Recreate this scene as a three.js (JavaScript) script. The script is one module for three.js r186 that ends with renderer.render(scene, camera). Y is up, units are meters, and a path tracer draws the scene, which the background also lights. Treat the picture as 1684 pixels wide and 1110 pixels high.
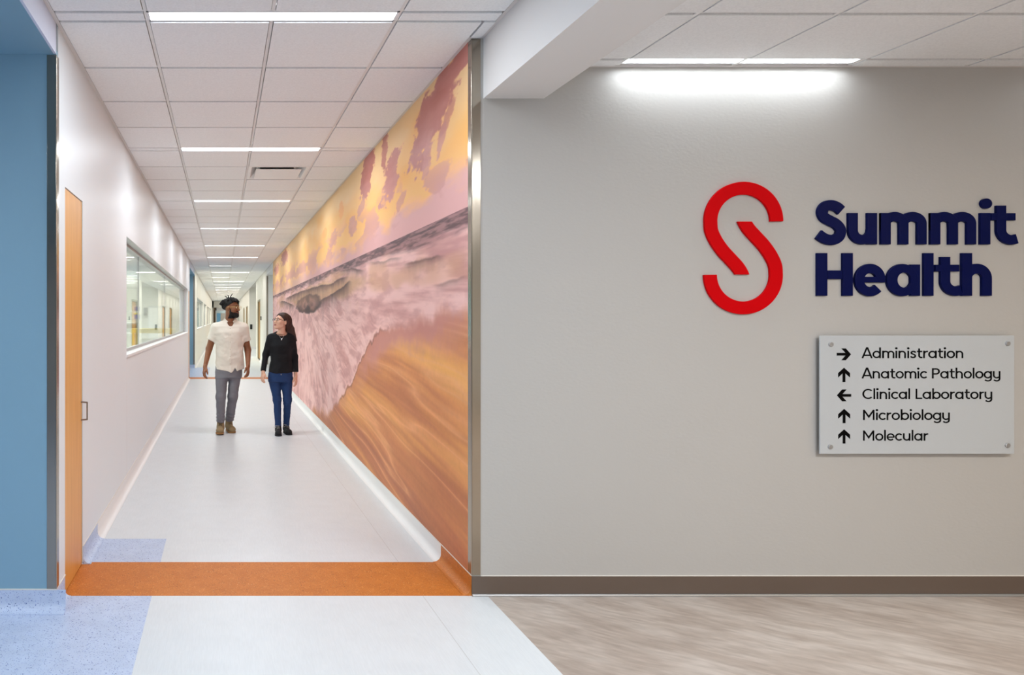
import * as THREE from 'three';
import { RectAreaLightUniformsLib } from 'three/addons/lights/RectAreaLightUniformsLib.js';
import { mergeGeometries } from 'three/addons/utils/BufferGeometryUtils.js';
import { RoundedBoxGeometry } from 'three/addons/geometries/RoundedBoxGeometry.js';

// ------------------------------------------------------------------ camera, light levels, exposure
// Frame: x to the right, y up, z towards the viewer. "d" below is the distance in front of the camera (z = -d).
const EYE = 1.436, FOCAL = 1115;                       // eye height in metres, focal length for a 1684 x 1110 picture
const scene = new THREE.Scene();
const camera = new THREE.PerspectiveCamera(2 * Math.atan(555 / FOCAL) * 180 / Math.PI, 1684 / 1110, 0.05, 120);
camera.position.set(0, EYE, 0);
camera.setViewOffset(1684, 1110, 476, 30, 1684, 1110); // shift lens: verticals and the frontal wall stay square
camera.updateProjectionMatrix();
const renderer = new THREE.WebGLRenderer({ antialias: true });
renderer.toneMapping = THREE.LinearToneMapping;
renderer.toneMappingExposure = 1.0;
renderer.shadowMap.enabled = true;
RectAreaLightUniformsLib.init();
scene.background = new THREE.Color(0x000000);          // a closed interior: no sky is seen
const LAMP = 66;                                       // radiance of the corridor strips
const WALL_LAMP = 28;                                  // the strips that wash the sign wall
const ROOM_LAMP = 170;                                  // radiance of the strips in the room at the right
const LAB_LAMP = 260;
const GLOW = 2.4;                                      // what the eye sees of a lit diffuser

// ------------------------------------------------------------------ main dimensions
const XL = -0.82, XR = 1.294;                          // corridor walls
const CC = 2.89, RC = 2.743;                           // corridor ceiling, ceiling of the side rooms
const BD = 3.34, WD = 3.52;                            // blue wall, sign wall
const PITCH = 2.54, TILE = 0.6096, F0 = 3.262;         // light pitch, tile size, first light in view
const CROSS0 = 16.9, CROSS1 = 19.9, END = 54;

// ------------------------------------------------------------------ helpers
const used = {};
function numbered(n) { const k = used[n] = (used[n] ?? -1) + 1; return k ? n + '_' + String(k).padStart(3, '0') : n; }
function shade(o) { o.castShadow = true; o.receiveShadow = true; return o; }
function put(name, geo, mat, parent) {                 // one named mesh
  const g = Array.isArray(geo) ? (geo.length > 1 ? mergeGeometries(geo.map(q => q.index ? q.toNonIndexed() : q)) : geo[0]) : geo;
  const m = shade(new THREE.Mesh(g, mat));
  m.name = parent ? name : numbered(name);
  (parent || scene).add(m);
  return m;
}
function group(name, pos = [0, 0, 0]) { const g = new THREE.Group(); g.name = numbered(name); g.position.set(...pos); scene.add(g); return g; }
function tag(o, label, category, grp) { o.userData = { label, category }; if (grp) o.userData.group = grp; return o; }
function struct(o) { o.userData.kind = 'structure'; return o; }
function stuff(o) { o.userData.kind = 'stuff'; return o; }
function uvWorld(g) {                                  // uv in metres from the dominant normal
  const p = g.attributes.position, n = g.attributes.normal, uv = new Float32Array(p.count * 2);
  for (let i = 0; i < p.count; i++) {
    const ax = Math.abs(n.getX(i)), ay = Math.abs(n.getY(i)), az = Math.abs(n.getZ(i));
    const x = p.getX(i), y = p.getY(i), z = p.getZ(i);
    if (ay >= ax && ay >= az) { uv[2 * i] = x; uv[2 * i + 1] = -z; }
    else if (ax >= az) { uv[2 * i] = -z; uv[2 * i + 1] = y; }
    else { uv[2 * i] = x; uv[2 * i + 1] = y; }
  }
  g.setAttribute('uv', new THREE.BufferAttribute(uv, 2));
  return g;
}
function bx(x0, x1, y0, y1, d0, d1) {                  // box between world limits (d = -z)
  const g = new THREE.BoxGeometry(x1 - x0, y1 - y0, d1 - d0);
  g.translate((x0 + x1) / 2, (y0 + y1) / 2, -(d0 + d1) / 2);
  return uvWorld(g);
}
function rbx(x0, x1, y0, y1, d0, d1, r = 0.004) {      // the same with rounded edges
  const g = new RoundedBoxGeometry(x1 - x0, y1 - y0, d1 - d0, 2, r);
  g.translate((x0 + x1) / 2, (y0 + y1) / 2, -(d0 + d1) / 2);
  return uvWorld(g);
}
function cyl(a, b, r0, r1 = r0, seg = 20) {
  const A = new THREE.Vector3(...a), B = new THREE.Vector3(...b), L = A.distanceTo(B);
  const g = new THREE.CylinderGeometry(r1, r0, L, seg);
  g.applyQuaternion(new THREE.Quaternion().setFromUnitVectors(new THREE.Vector3(0, 1, 0), B.clone().sub(A).normalize()));
  g.translate((A.x + B.x) / 2, (A.y + B.y) / 2, (A.z + B.z) / 2);
  return g;
}
function tube(pts, r, seg = 32, rad = 8, closed = false) {
  return new THREE.TubeGeometry(new THREE.CatmullRomCurve3(pts.map(p => new THREE.Vector3(...p)), closed), seg, r, rad, closed);
}
function polyTube(pts, r) { return pts.slice(1).map((p, i) => cyl(pts[i], p, r, r, 8)).concat(pts.slice(1, -1).map(p => new THREE.SphereGeometry(r, 8, 6).translate(...p))); }
// cove base: profile (distance from the wall, height) swept along the floor line
function cove(from, along, out, len, h = 0.104, rad = 0.045) {
  const prof = [[0, h], [0.003, h], [0.003, rad]];
  for (let i = 1; i <= 7; i++) { const a = i / 8 * Math.PI / 2; prof.push([0.003 + rad - rad * Math.cos(a), 0.0025 + (rad - rad * Math.sin(a)) * (rad - 0.0025) / rad]); }
  prof.push([0.003 + rad, 0.0025], [0.003 + rad, 0], [0, 0]);
  const pos = [], idx = [], n = prof.length;
  const O = new THREE.Vector3(...from), A = new THREE.Vector3(...along), U = new THREE.Vector3(...out);
  for (let i = 0; i < n; i++) {                        // separate quads, later smoothed over the curve
    const [u0, y0] = prof[i], [u1, y1] = prof[(i + 1) % n], b = pos.length / 3;
    for (const [u, y, l] of [[u0, y0, 0], [u1, y1, 0], [u1, y1, len], [u0, y0, len]]) { const p = O.clone().addScaledVector(U, u).addScaledVector(A, l); pos.push(p.x, y, p.z); }
    idx.push(b, b + 1, b + 2, b, b + 2, b + 3);
  }
  for (const l of [0, len]) {
    const b = pos.length / 3;
    for (const [u, y] of prof) { const p = O.clone().addScaledVector(U, u).addScaledVector(A, l); pos.push(p.x, y, p.z); }
    for (let i = 1; i < n - 1; i++) idx.push(b + n - 1, b + i - 1, b + i);
  }
  const g = new THREE.BufferGeometry();
  g.setAttribute('position', new THREE.Float32BufferAttribute(pos, 3)); g.setIndex(idx);
  const flat = g.toNonIndexed(); flat.computeVertexNormals();
  return uvWorld(flat);
}

// ------------------------------------------------------------------ noise and textures
function rng(seed) { let s = seed >>> 0; return () => { s = (s + 0x6D2B79F5) >>> 0; let t = Math.imul(s ^ (s >>> 15), 1 | s); t = (t + Math.imul(t ^ (t >>> 7), 61 | t)) ^ t; return ((t ^ (t >>> 14)) >>> 0) / 4294967296; }; }
const TABLE = new Float32Array(65536); { const r = rng(7); for (let i = 0; i < 65536; i++) TABLE[i] = r(); }
function vn(x, y, per = 0) {                           // value noise 0..1, optionally periodic
  let xi = Math.floor(x), yi = Math.floor(y); const fx = x - xi, fy = y - yi;
  const w = (a, b) => { if (per) { a = ((a % per) + per) % per; b = ((b % per) + per) % per; } return TABLE[((a * 1619 + b * 31337) ^ (b * 7 + (a << 5))) & 65535]; };
  const u = fx * fx * (3 - 2 * fx), v = fy * fy * (3 - 2 * fy);
  const a = w(xi, yi), b = w(xi + 1, yi), c = w(xi, yi + 1), d = w(xi + 1, yi + 1);
  return a + (b - a) * u + (c - a) * v + (a - b - c + d) * u * v;
}
function fbm(x, y, o = 4, per = 0) { let s = 0, a = 0.5, n = 0; for (let i = 0; i < o; i++) { s += a * vn(x, y, per); n += a; a *= 0.5; x = x * 2 + (per ? 0 : 17.3); y = y * 2 + (per ? 0 : 9.1); per *= 2; } return s / n; }
const clamp = (v, a = 0, b = 1) => v < a ? a : v > b ? b : v;
const sst = (a, b, v) => { const t = clamp((v - a) / (b - a)); return t * t * (3 - 2 * t); };
const mix = (a, b, t) => [a[0] + (b[0] - a[0]) * t, a[1] + (b[1] - a[1]) * t, a[2] + (b[2] - a[2]) * t];
function tex(w, h, fn, { srgb = true, rep = [1, 1], clampEdge = false } = {}) {
  const data = new Uint8Array(w * h * 4);
  for (let j = 0; j < h; j++) for (let i = 0; i < w; i++) {
    const c = fn(i, j), k = (j * w + i) * 4;
    data[k] = clamp(c[0], 0, 255); data[k + 1] = clamp(c[1], 0, 255); data[k + 2] = clamp(c[2], 0, 255); data[k + 3] = 255;
  }
  const t = new THREE.DataTexture(data, w, h);
  t.magFilter = THREE.LinearFilter; t.minFilter = THREE.LinearMipmapLinearFilter; t.generateMipmaps = true;
  t.wrapS = t.wrapT = clampEdge ? THREE.ClampToEdgeWrapping : THREE.RepeatWrapping;
  t.repeat.set(...rep);
  if (srgb) t.colorSpace = THREE.SRGBColorSpace;
  t.needsUpdate = true;
  return t;
}
const grey = v => [v, v, v];
function speckle(size, seed, base, flecks, n, soft) {  // chips of colour scattered in sheet flooring
  const r = rng(seed), a = new Float32Array(size * size * 3);
  for (let j = 0; j < size; j++) for (let i = 0; i < size; i++) { const m = (fbm(i / size * 16, j / size * 16, 3, 16) - 0.5) * soft; for (let c = 0; c < 3; c++) a[(j * size + i) * 3 + c] = base[c] + m; }
  for (let k = 0; k < n; k++) {
    const cx = r() * size, cy = r() * size, rad = 0.8 + r() * r() * 3.0, f = flecks[Math.floor(r() * flecks.length)], al = 0.35 + 0.65 * r(), an = r() * 3.14, el = 0.5 + r() * 0.5;
    for (let dy = -4; dy <= 4; dy++) for (let dx = -4; dx <= 4; dx++) {
      const u = dx * Math.cos(an) + dy * Math.sin(an), v = (-dx * Math.sin(an) + dy * Math.cos(an)) / el;
      if (u * u + v * v > rad * rad) continue;
      const x = (Math.floor(cx + dx) + size) % size, y = (Math.floor(cy + dy) + size) % size;
      for (let c = 0; c < 3; c++) { const q = (y * size + x) * 3 + c; a[q] += (f[c] - a[q]) * al; }
    }
  }
  return tex(size, size, (i, j) => [a[(j * size + i) * 3], a[(j * size + i) * 3 + 1], a[(j * size + i) * 3 + 2]], { rep: [1 / 0.9, 1 / 0.9] });
}
const T = {};
T.blueFloor = speckle(1024, 11, [196, 209, 233], [[140, 160, 212], [205, 216, 244], [70, 92, 158], [52, 70, 130], [196, 208, 240], [96, 118, 180]], 17000, 14);
T.orangeFloor = speckle(1024, 12, [203, 117, 34], [[228, 160, 92], [168, 92, 34], [120, 66, 30], [214, 140, 70], [240, 186, 124]], 20000, 16);
T.whiteFloor = tex(512, 512, (i, j) => { const s = (vn(i / 512 * 256, j / 512 * 20, 0) - 0.5) * 5 + (fbm(i / 64, j / 64, 3, 8) - 0.5) * 5; return [223 + s, 227 + s, 229 + s]; }, { rep: [1 / 0.8, 1 / 0.8] });
T.greige = tex(1536, 1536, (i, j) => {
  const x = i / 1536 * 3.4, y = j / 1536 * 3.4;        // metres; fibres run along (3, -2)
  const u = (2 * x + 3 * y) / 3.6, v = (3 * x - 2 * y) / 3.6, w = fbm(x * 3, y * 3, 3);
  const a = fbm(u * 14 + w * 1.5, v * 5 + 40, 4), b = fbm(u * 60 + w * 3, v * 16 + 9, 3), c = fbm(x * 2.2 + 3, y * 2.2 + 9, 4);
  const t = sst(0.28, 0.74, a * 0.5 + c * 0.5), f = (b - 0.5) * 32;
  const q = mix([173, 158, 146], [200, 189, 179], t);
  return [q[0] + f, q[1] + f, q[2] + f];
}, { rep: [1 / 3.4, 1 / 3.4] });
T.wood = tex(512, 1024, (i, j) => {
  const g = vn(i * 0.9, j / 90) * 0.5 + vn(i * 0.35, j / 200 + 40) * 0.5, w = fbm(i / 40, j / 420, 3);
  const q = mix([210, 142, 62], [246, 184, 96], g * 0.65 + w * 0.35);
  return q;
}, { rep: [1 / 0.5, 1 / 1.2] });
T.brush = tex(256, 256, (i, j) => grey(120 + 60 * (vn(i * 0.9, j / 60) - 0.5) + 40 * (vn(i * 0.4, j / 120 + 9) - 0.5)), { srgb: false, rep: [14, 1] });
T.peel = tex(512, 512, (i, j) => grey(255 * (0.55 * fbm(i / 512 * 64, j / 512 * 64, 2, 64) + 0.45 * vn(i / 512 * 48, j / 512 * 96, 0))), { srgb: false, rep: [1 / 0.7, 1 / 0.7] });
T.tile = tex(256, 256, (i, j) => grey(243 + (fbm(i / 256 * 64, j / 256 * 64, 3, 64) - 0.5) * 14), { rep: [1 / 0.4, 1 / 0.4] });
T.weave = tex(128, 128, (i, j) => grey(128 + 60 * Math.sin(i * Math.PI / 4) * Math.sin(j * Math.PI / 4)), { srgb: false, rep: [20, 20] });

const M = {};
const std = (color, roughness = 0.6, extra = {}) => new THREE.MeshStandardMaterial({ color, roughness, ...extra });
M.wall = std(0xe9edf0, 0.42, { bumpMap: T.peel, bumpScale: 0.0002 });
M.wallFar = std(0xf1eee6, 0.4);
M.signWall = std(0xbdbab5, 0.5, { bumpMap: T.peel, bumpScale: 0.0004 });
M.beam = std(0xeae7e4, 0.6);
M.fascia = std(0xdadff0, 0.6);
M.blue = std(0x85abc0, 0.5);
M.tile = std(0xffffff, 0.9, { map: T.tile });
M.tee = std(0xe8e4e1, 0.5);
M.slab = std(0xd8d5d0, 0.9);
M.trim = std(0xded9d6, 0.5);
M.white = std(0xf2f1ef, 0.5);
M.floorWhite = std(0xffffff, 0.38, { map: T.whiteFloor });
M.floorBlue = std(0xffffff, 0.42, { map: T.blueFloor });
M.floorOrange = std(0xffffff, 0.55, { map: T.orangeFloor });
M.floorGreige = std(0xffffff, 0.42, { map: T.greige });
M.seam = std(0xc9c7c4, 0.6);
M.coveWhite = std(0xefedeb, 0.4);
M.cap = std(0xe9e4da, 0.4);
M.brownBase = std(0x65564b, 0.5);
M.steel = std(0xa59c8e, 0.32, { metalness: 1, roughnessMap: T.brush });
M.steelDark = std(0x8f8a84, 0.35, { metalness: 1 });
M.alu = std(0xb8b8b8, 0.4, { metalness: 0.7 });
M.wood = std(0xffffff, 0.4, { map: T.wood });
M.gap = std(0x2b2725, 0.9);
M.glass = new THREE.MeshPhysicalMaterial({ color: 0xf4fbf9, roughness: 0.0, transmission: 1, thickness: 0, ior: 1.5 });
M.lamp = new THREE.MeshStandardMaterial({ color: 0xffffff, emissive: 0xfbfaff, emissiveIntensity: GLOW, roughness: 0.6 });
M.lampBody = std(0xeeeeee, 0.5);
M.red = new THREE.MeshPhysicalMaterial({ color: 0xd2000a, roughness: 0.5, specularIntensity: 0.12 });
M.navy = new THREE.MeshPhysicalMaterial({ color: 0x020c44, roughness: 0.4, specularIntensity: 0.2 });
M.acrylic = std(0xc2c6c8, 0.28);
M.ink = new THREE.MeshPhysicalMaterial({ color: 0x040405, roughness: 0.6, specularIntensity: 0.15 });
M.black = std(0x141414, 0.5);
M.grey = std(0x8c9396, 0.5);
M.greyLight = std(0xc3c6c4, 0.5);
M.yellow = std(0xe3c93a, 0.5);
M.blueBinder = std(0x3a5aa8, 0.5);
M.tan = std(0xa39a80, 0.45);

// ------------------------------------------------------------------ floor: welded sheet-vinyl fields side by side
{
  const g = struct(group('floor'));
  const f = (name, m, ...b) => put(name, bx(b[0], b[1], b[4] ?? -0.06, 0, b[2], b[3]), m, g);
  f('white_sheet', M.floorWhite, -0.367, 1.375, -4.5, WD);
  f('blue_sheet', M.floorBlue, -6, -0.367, -4.5, WD);
  { const q = f('greige_sheet', M.floorGreige, 1.375, 8, -4.5, WD).geometry.attributes.uv; for (let i = 0; i < q.count; i++) q.setXY(i, q.getX(i) - 1.37, q.getY(i) - 1.2); }
  f('orange_band', M.floorOrange, XL - 0.06, XR, WD, 4.01);
  f('blue_sheet', M.floorBlue, XL, -0.367, 4.01, 4.435);
  f('white_sheet', M.floorWhite, -0.367, XR, 4.01, 4.435);
  f('white_sheet', M.floorWhite, XL, XR, 4.435, 16.3);
  f('orange_band', M.floorOrange, XL - 0.06, XR, 16.3, 16.8);
  f('blue_sheet', M.floorBlue, -1.9, -0.367, 16.8, 20.2);
  f('white_sheet', M.floorWhite, -0.367, 6, 16.8, 20.2);
  f('white_sheet', M.floorWhite, XL, XR, 20.2, 58);
  f('white_sheet', M.floorWhite, XR, 4, 26.2, 32.9);
  f('lab_floor', M.slab, -6, XL - 0.1, 4.4, 50, -0.07);
  // welded joints of the white sheet
  put('weld_seam', [bx(1.039, 1.041, -0.02, 0.0006, -4.5, WD), bx(1.039, 1.041, -0.02, 0.0006, 4.01, 16.3)], M.seam, g);
}

// ------------------------------------------------------------------ structural slab above everything
struct(put('roof_slab', bx(-6.5, 8.5, 3.0, 3.12, -5, 60), M.slab));
struct(put('floor_slab', bx(-6.5, 8.5, -0.3, -0.07, -5, 60), M.slab));

// ------------------------------------------------------------------ left wall of the corridor
const DOOR_H = 2.126, SILL = 1.13, HEAD = 2.145;
{
  const g = struct(group('wall_left'));
  const X0 = XL - 0.15, X1 = XL, parts = [];
  const w = (d0, d1, y0 = -0.06, y1 = 3.0, x0 = X0) => parts.push(bx(x0, X1, y0, y1, d0, d1));
  w(BD + 0.04, 3.53); w(3.53, 3.975, DOOR_H); parts.push(bx(X0, XL - 0.06, -0.06, DOOR_H, 3.53, 3.975));
  w(3.975, 5.79); w(5.79, 15.9, -0.06, SILL); w(5.79, 15.9, HEAD); w(15.9, 16.35);
  w(16.35, 16.8, DOOR_H); parts.push(bx(X0, XL - 0.06, -0.06, DOOR_H, 16.35, 16.8)); w(16.8, CROSS0);
  put('wall_surface', parts, M.wall, g);
  put('panel_joint', [bx(XL - 0.01, XL + 0.0006, 0.104, SILL - 0.02, 5.79, 5.793)], M.trim, g);
}
{ // left wall beyond the cross passage, with its row of windows
  const g = struct(group('wall_left'));
  const X0 = XL - 0.15, parts = [];
  const wins = [[21.8, 28.8], [29.9, 34.2], [36.3, 41.5], [43, 48]];
  let d = CROSS1 + 0.05;
  for (const [a, b] of wins) { parts.push(bx(X0, XL, -0.06, 3, d, a), bx(X0, XL, -0.06, SILL, a, b), bx(X0, XL, HEAD, 3, a, b)); d = b; }
  parts.push(bx(X0, XL, -0.06, 3, d, END));
  put('wall_surface', parts, M.wallFar, g);
}
// blue end walls of the two side passages on the left
{
  const g = struct(group('wall_back'));
  put('wall_surface', bx(-6, XL, -0.06, RC + 0.02, BD, BD + 0.04), M.blue, g);
  put('wall_core', bx(-6, XL - 0.15, -0.06, 3, BD + 0.04, 3.5), M.slab, g);
  const h = struct(group('wall_back'));
  put('wall_surface', bx(-1.9, XL, -0.06, RC + 0.02, CROSS1, CROSS1 + 0.05), M.blue, h);
  put('wall_side', bx(-2.01, -1.9, -0.06, 3, CROSS0, CROSS1 + 0.05), M.blue, h);
}
// dropped blue soffits with their white fascias
{
  const g = struct(group('ceiling_soffit'));
  put('soffit_board', bx(-6, XL - 0.012, RC, RC + 0.03, -4.5, BD), M.blue, g);
  put('fascia', bx(XL - 0.012, XL, RC, 3.0, -4.5, BD), M.fascia, g);
  const h = struct(group('ceiling_soffit'));
  put('soffit_board', bx(-2.01, XL - 0.012, RC, RC + 0.03, CROSS0, CROSS1), M.blue, h);
  put('fascia', bx(XL - 0.012, XL, RC, 3.0, CROSS0, CROSS1), M.fascia, h);
}

// ------------------------------------------------------------------ right side
struct(put('wall_right', bx(XR, XR + 0.14, -0.06, 3, WD + 0.14, 17.4), M.wall));
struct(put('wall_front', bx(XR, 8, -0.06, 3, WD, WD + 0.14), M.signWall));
struct(put('beam', bx(1.354, 1.668, 2.582, 3.0, -4.5, WD), M.beam));
{
  const g = struct(group('wall_right'));
  put('wall_surface', [bx(XR, XR + 0.14, -0.06, 3, CROSS1, 23.3), bx(XR, XR + 0.14, DOOR_H, 3, 23.3, 24.9), bx(XR, XR + 0.14, -0.06, 3, 24.9, 26.2),
    bx(XR + 0.14, 6, -0.06, 3, CROSS1, CROSS1 + 0.14), bx(XR + 0.14, 4, -0.06, 3, 26.06, 26.2)], M.wallFar, g);
  put('passage_wall', [bx(XR + 0.14, 6, -0.06, 3, 17.26, 17.4), bx(6, 6.1, -0.06, 3, 17.26, 20.04), bx(4, 4.1, -0.06, 3, 26.06, 33)], M.wallFar, g);
  put('passage_ceiling', [bx(XR + 0.01, 6, RC, RC + 0.05, 17.4, CROSS1), bx(XR, XR + 0.012, RC, 3.0, 17.4, CROSS1)], M.white, g);
  const h = struct(group('wall_right'));
  const parts = [bx(XR + 0.14, 4, -0.06, 3, 32.8, 32.94)]; let d = 32.8;
  for (const [a, b] of [[35.1, 36.9], [40, 41.8]]) { parts.push(bx(XR, XR + 0.14, -0.06, 3, d, a), bx(XR, XR + 0.14, DOOR_H, 3, a, b)); d = b; }
  parts.push(bx(XR, XR + 0.14, -0.06, 3, d, END));
  put('wall_surface', parts, M.wallFar, h);
}
// room behind the camera
{
  const g = struct(group('wall_rear'));
  put('wall_surface', bx(-6.1, 8.1, -0.06, 3, -4.6, -4.5), M.wall, g);
  const h = struct(group('wall_right')); put('wall_surface', bx(8, 8.1, -0.06, 3, -4.5, WD + 0.14), M.signWall, h);
  const k = struct(group('wall_left')); put('wall_surface', bx(-6.1, -6, -0.06, 3, -4.5, 50), M.blue, k);
}

// ------------------------------------------------------------------ ceilings: tegular tiles over recessed tees
const COLS = [[XL, -0.366], [-0.366, 0.24], [0.24, 0.845], [0.845, XR]];
const isVent = (d, c) => Math.abs(d - (F0 + PITCH + 0.0508 + TILE * 1.5)) < 0.1 && c === 2;
{
  const g = struct(group('ceiling'));
  const far = [], tees = [], back = [];
  const gap = 0.012;
  const tileBox = (x0, x1, d0, d1) => bx(x0 + gap, x1 - gap, CC, CC + 0.02, d0 + gap, d1 - gap);
  const shared = {};
  for (let k = -3; k < 20; k++) {
    const f = F0 + k * PITCH;                          // the narrow band holding the light
    const rows = [[f - 0.0508, f + 0.0508, true]];
    for (let r = 0; r < 4; r++) rows.push([f + 0.0508 + r * TILE, f + 0.0508 + (r + 1) * TILE, false]);
    for (const [d0, d1, band] of rows) {
      tees.push(bx(XL, 1.354, CC + 0.009, CC + 0.03, d0 - 0.0075, d0 + 0.0075));
      COLS.forEach(([a, b], c) => {
        if (band && (c === 1 || (c === 2 && k !== 6 && k !== 8))) return;
        if (band && c === 1) return;
        if (isVent((d0 + d1) / 2, c)) return;
        const x0 = c === 0 ? a + 0.012 : a, x1 = c === 3 ? (d1 < WD ? 1.342 : b - 0.012) : b;
        if (d0 < 2.5) back.push(tileBox(x0, x1, d0, d1));
        else if (d1 > 27) far.push(tileBox(x0, x1, d0, d1));
        else put('ceiling_tile', tileBox(x0, x1, d0, d1), M.tile, g);
      });
    }
  }
  stuff(put('far_tiles', far, M.tile, g)); stuff(put('near_tiles', back, M.tile, g));
  for (const [a] of COLS.slice(1)) {                  // the middle runner stops at each light
    const segs = []; let d = -4.5;
    if (a === 0.24) for (let k = -3; k < 20; k++) { if (k === 6 || k === 8) continue; const f = F0 + k * PITCH; segs.push(bx(a - 0.0085, a + 0.0085, CC + 0.006, CC + 0.03, d, f - 0.05)); d = f + 0.05; }
    segs.push(bx(a - 0.0085, a + 0.0085, CC + 0.006, CC + 0.03, d, END));
    put('grid_tee', segs, M.tee, g);
  }
  put('ceiling_tile', bx(XR - 0.012, 1.336, CC, CC + 0.02, F0 + 0.06, WD - 0.02), M.tile, g);
  put('cross_tees', tees, M.tee, g);
  // wall angle
  put('wall_angle', [bx(XL, XL + 0.02, CC + 0.004, CC + 0.03, -4.5, END)], M.trim, g);
  put('wall_angle', [bx(XR - 0.02, XR, CC + 0.004, CC + 0.03, WD, END), bx(XR - 0.02, 1.356, CC + 0.004, CC + 0.03, WD - 0.02, WD), bx(1.336, 1.356, CC + 0.004, CC + 0.03, -4.5, WD)], M.trim, g);
}
{
  const g = struct(group('ceiling'));                  // lower ceiling of the room at the right
  const xs = [1.668, 2.037, 2.6375, 3.238, 3.8385, 4.439, 5.0395, 5.64, 6.24, 6.84, 7.44, 8], ds = [3.52, 3.412, 2.905, 2.395, 1.785, 1.175, 0.565, -0.045, -0.655, -1.265, -1.875, -2.485, -3.1, -3.7, -4.5];
  const gap = 0.012, rest = [];
  for (let i = 0; i + 1 < xs.length; i++) for (let j = 0; j + 1 < ds.length; j++) {
    if (j === 0 && ((i >= 1 && i <= 2) || (i >= 5 && i <= 6))) continue;
    const b = bx(xs[i] + gap, xs[i + 1] - gap, RC, RC + 0.02, ds[j + 1] + gap, ds[j] - (j === 0 ? 0.02 : gap));
    if (ds[j + 1] > 1.6 && xs[i] < 6) put('ceiling_tile', b, M.tile, g); else rest.push(b);
  }
  stuff(put('near_tiles', rest, M.tile, g));
  for (const x of xs.slice(1, -1)) put('grid_tee', bx(x - 0.0085, x + 0.0085, RC + 0.004, RC + 0.03, -4.5, WD), M.white, g);
  put('cross_tees', ds.slice(1, -1).map(d => bx(1.668, 8, RC + 0.009, RC + 0.03, d - 0.0075, d + 0.0075)), M.tee, g);
  put('wall_angle', bx(1.668, 8, RC + 0.001, RC + 0.03, WD - 0.02, WD), M.trim, g);
  put('wall_angle', bx(1.668, 1.688, RC + 0.004, RC + 0.03, -4.5, WD), M.trim, g);
}

// ------------------------------------------------------------------ linear lights
function linearLight(x0, x1, d, y, width, power, label, grp, up = 0, tint = 0xedf7ff) {
  const g = group('ceiling_light', [(x0 + x1) / 2, y, -d]);
  tag(g, label, 'ceiling light', grp);
  const L = x1 - x0, w = width;
  put('housing', [
    new THREE.BoxGeometry(L, 0.03, 0.008).translate(0, 0.016, w / 2 - 0.004), new THREE.BoxGeometry(L, 0.03, 0.008).translate(0, 0.016, -w / 2 + 0.004),
    new THREE.BoxGeometry(0.012, 0.03, w).translate(L / 2 - 0.006, 0.016, 0), new THREE.BoxGeometry(0.012, 0.03, w).translate(-L / 2 + 0.006, 0.016, 0),
    new THREE.BoxGeometry(L, 0.01, w).translate(0, 0.05, 0)], M.lampBody, g);
  put('diffuser', new THREE.BoxGeometry(L - 0.026, 0.012, w - 0.018).translate(0, 0.012 + up, 0), M.lamp, g);
  const l = new THREE.RectAreaLight(tint, power, L - 0.03, w - 0.022);
  l.position.set(0, 0.003 + up, 0); l.rotation.x = -Math.PI / 2; l.castShadow = true;
  g.add(l);
  return g;
}
const ORD = ['nearest and largest', 'second', 'third', 'fourth', 'fifth', 'sixth', 'seventh', 'eighth', 'ninth', 'tenth', 'eleventh', 'twelfth', 'thirteenth', 'fourteenth', 'fifteenth', 'sixteenth', 'seventeenth', 'eighteenth', 'nineteenth', 'twentieth'];
for (let k = -3; k < 20; k++) {
  const half = k === 6 || k === 8;
  const label = k < 0 ? `${['first', 'second', 'third'][-1 - k]} light strip of the corridor ceiling behind the viewer` :
    k === 0 ? 'nearest and longest white light strip across the corridor ceiling, at the top edge' :
      `${ORD[k]} ${half ? 'and half-length ' : ''}white light strip across the corridor ceiling counting from the nearest`;
  linearLight(-0.366 + 0.004, (half ? 0.24 : 0.845) - 0.004, F0 + k * PITCH, CC + 0.002, 0.1, k < 0 ? LAMP * 0.88 : LAMP, label, k < 0 ? 'corridor light strips behind the viewer' : 'linear light strips along the corridor ceiling', 0, k < 6 ? 0xedf7ff : 0xfdf9f0);
}
linearLight(2.02, 3.225, 3.44, RC + 0.002, 0.07, WALL_LAMP, 'light strip at the edge of the right ceiling washing the beige sign wall', 'light strips of the right room', 0.012);
linearLight(4.42, 5.63, 3.44, RC + 0.002, 0.07, WALL_LAMP, 'light strip above the sign wall beyond the right frame edge', 'light strips of the right room', 0.012);
for (const [x, d, w] of [[2.65, 0.9, 'left strip of the room light pair above the viewer'], [5.05, 0.9, 'right strip of the room light pair above the viewer'], [2.65, -2.2, 'left strip of the room light pair at the rear wall'], [5.05, -2.2, 'right strip of the room light pair at the rear wall']])
  linearLight(x - 0.6, x + 0.6, d, RC - 0.03, 0.1, ROOM_LAMP * (x > 4 ? 0.6 : 1.38), w, 'room light strips behind the viewer', 0, x > 4 ? 0xffe4b8 : 0xf3f7fd);
linearLight(-3.2, -2.0, 1.7, RC - 0.03, 0.1, 120, 'light strip under the blue soffit left of the frame', 'light strips of the side passages');
linearLight(-1.75, -1.05, 18.4, RC - 0.03, 0.1, 90, 'light strip under the far blue soffit on the left', 'light strips of the side passages');
linearLight(2.2, 3.4, 18.6, RC - 0.03, 0.1, 60, 'light strip in the white side passage behind the mural', 'light strips of the side passages');
linearLight(1.9, 3.1, 29.5, CC, 0.1, 60, 'light strip in the far recess on the right', 'light strips of the side passages');

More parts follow.
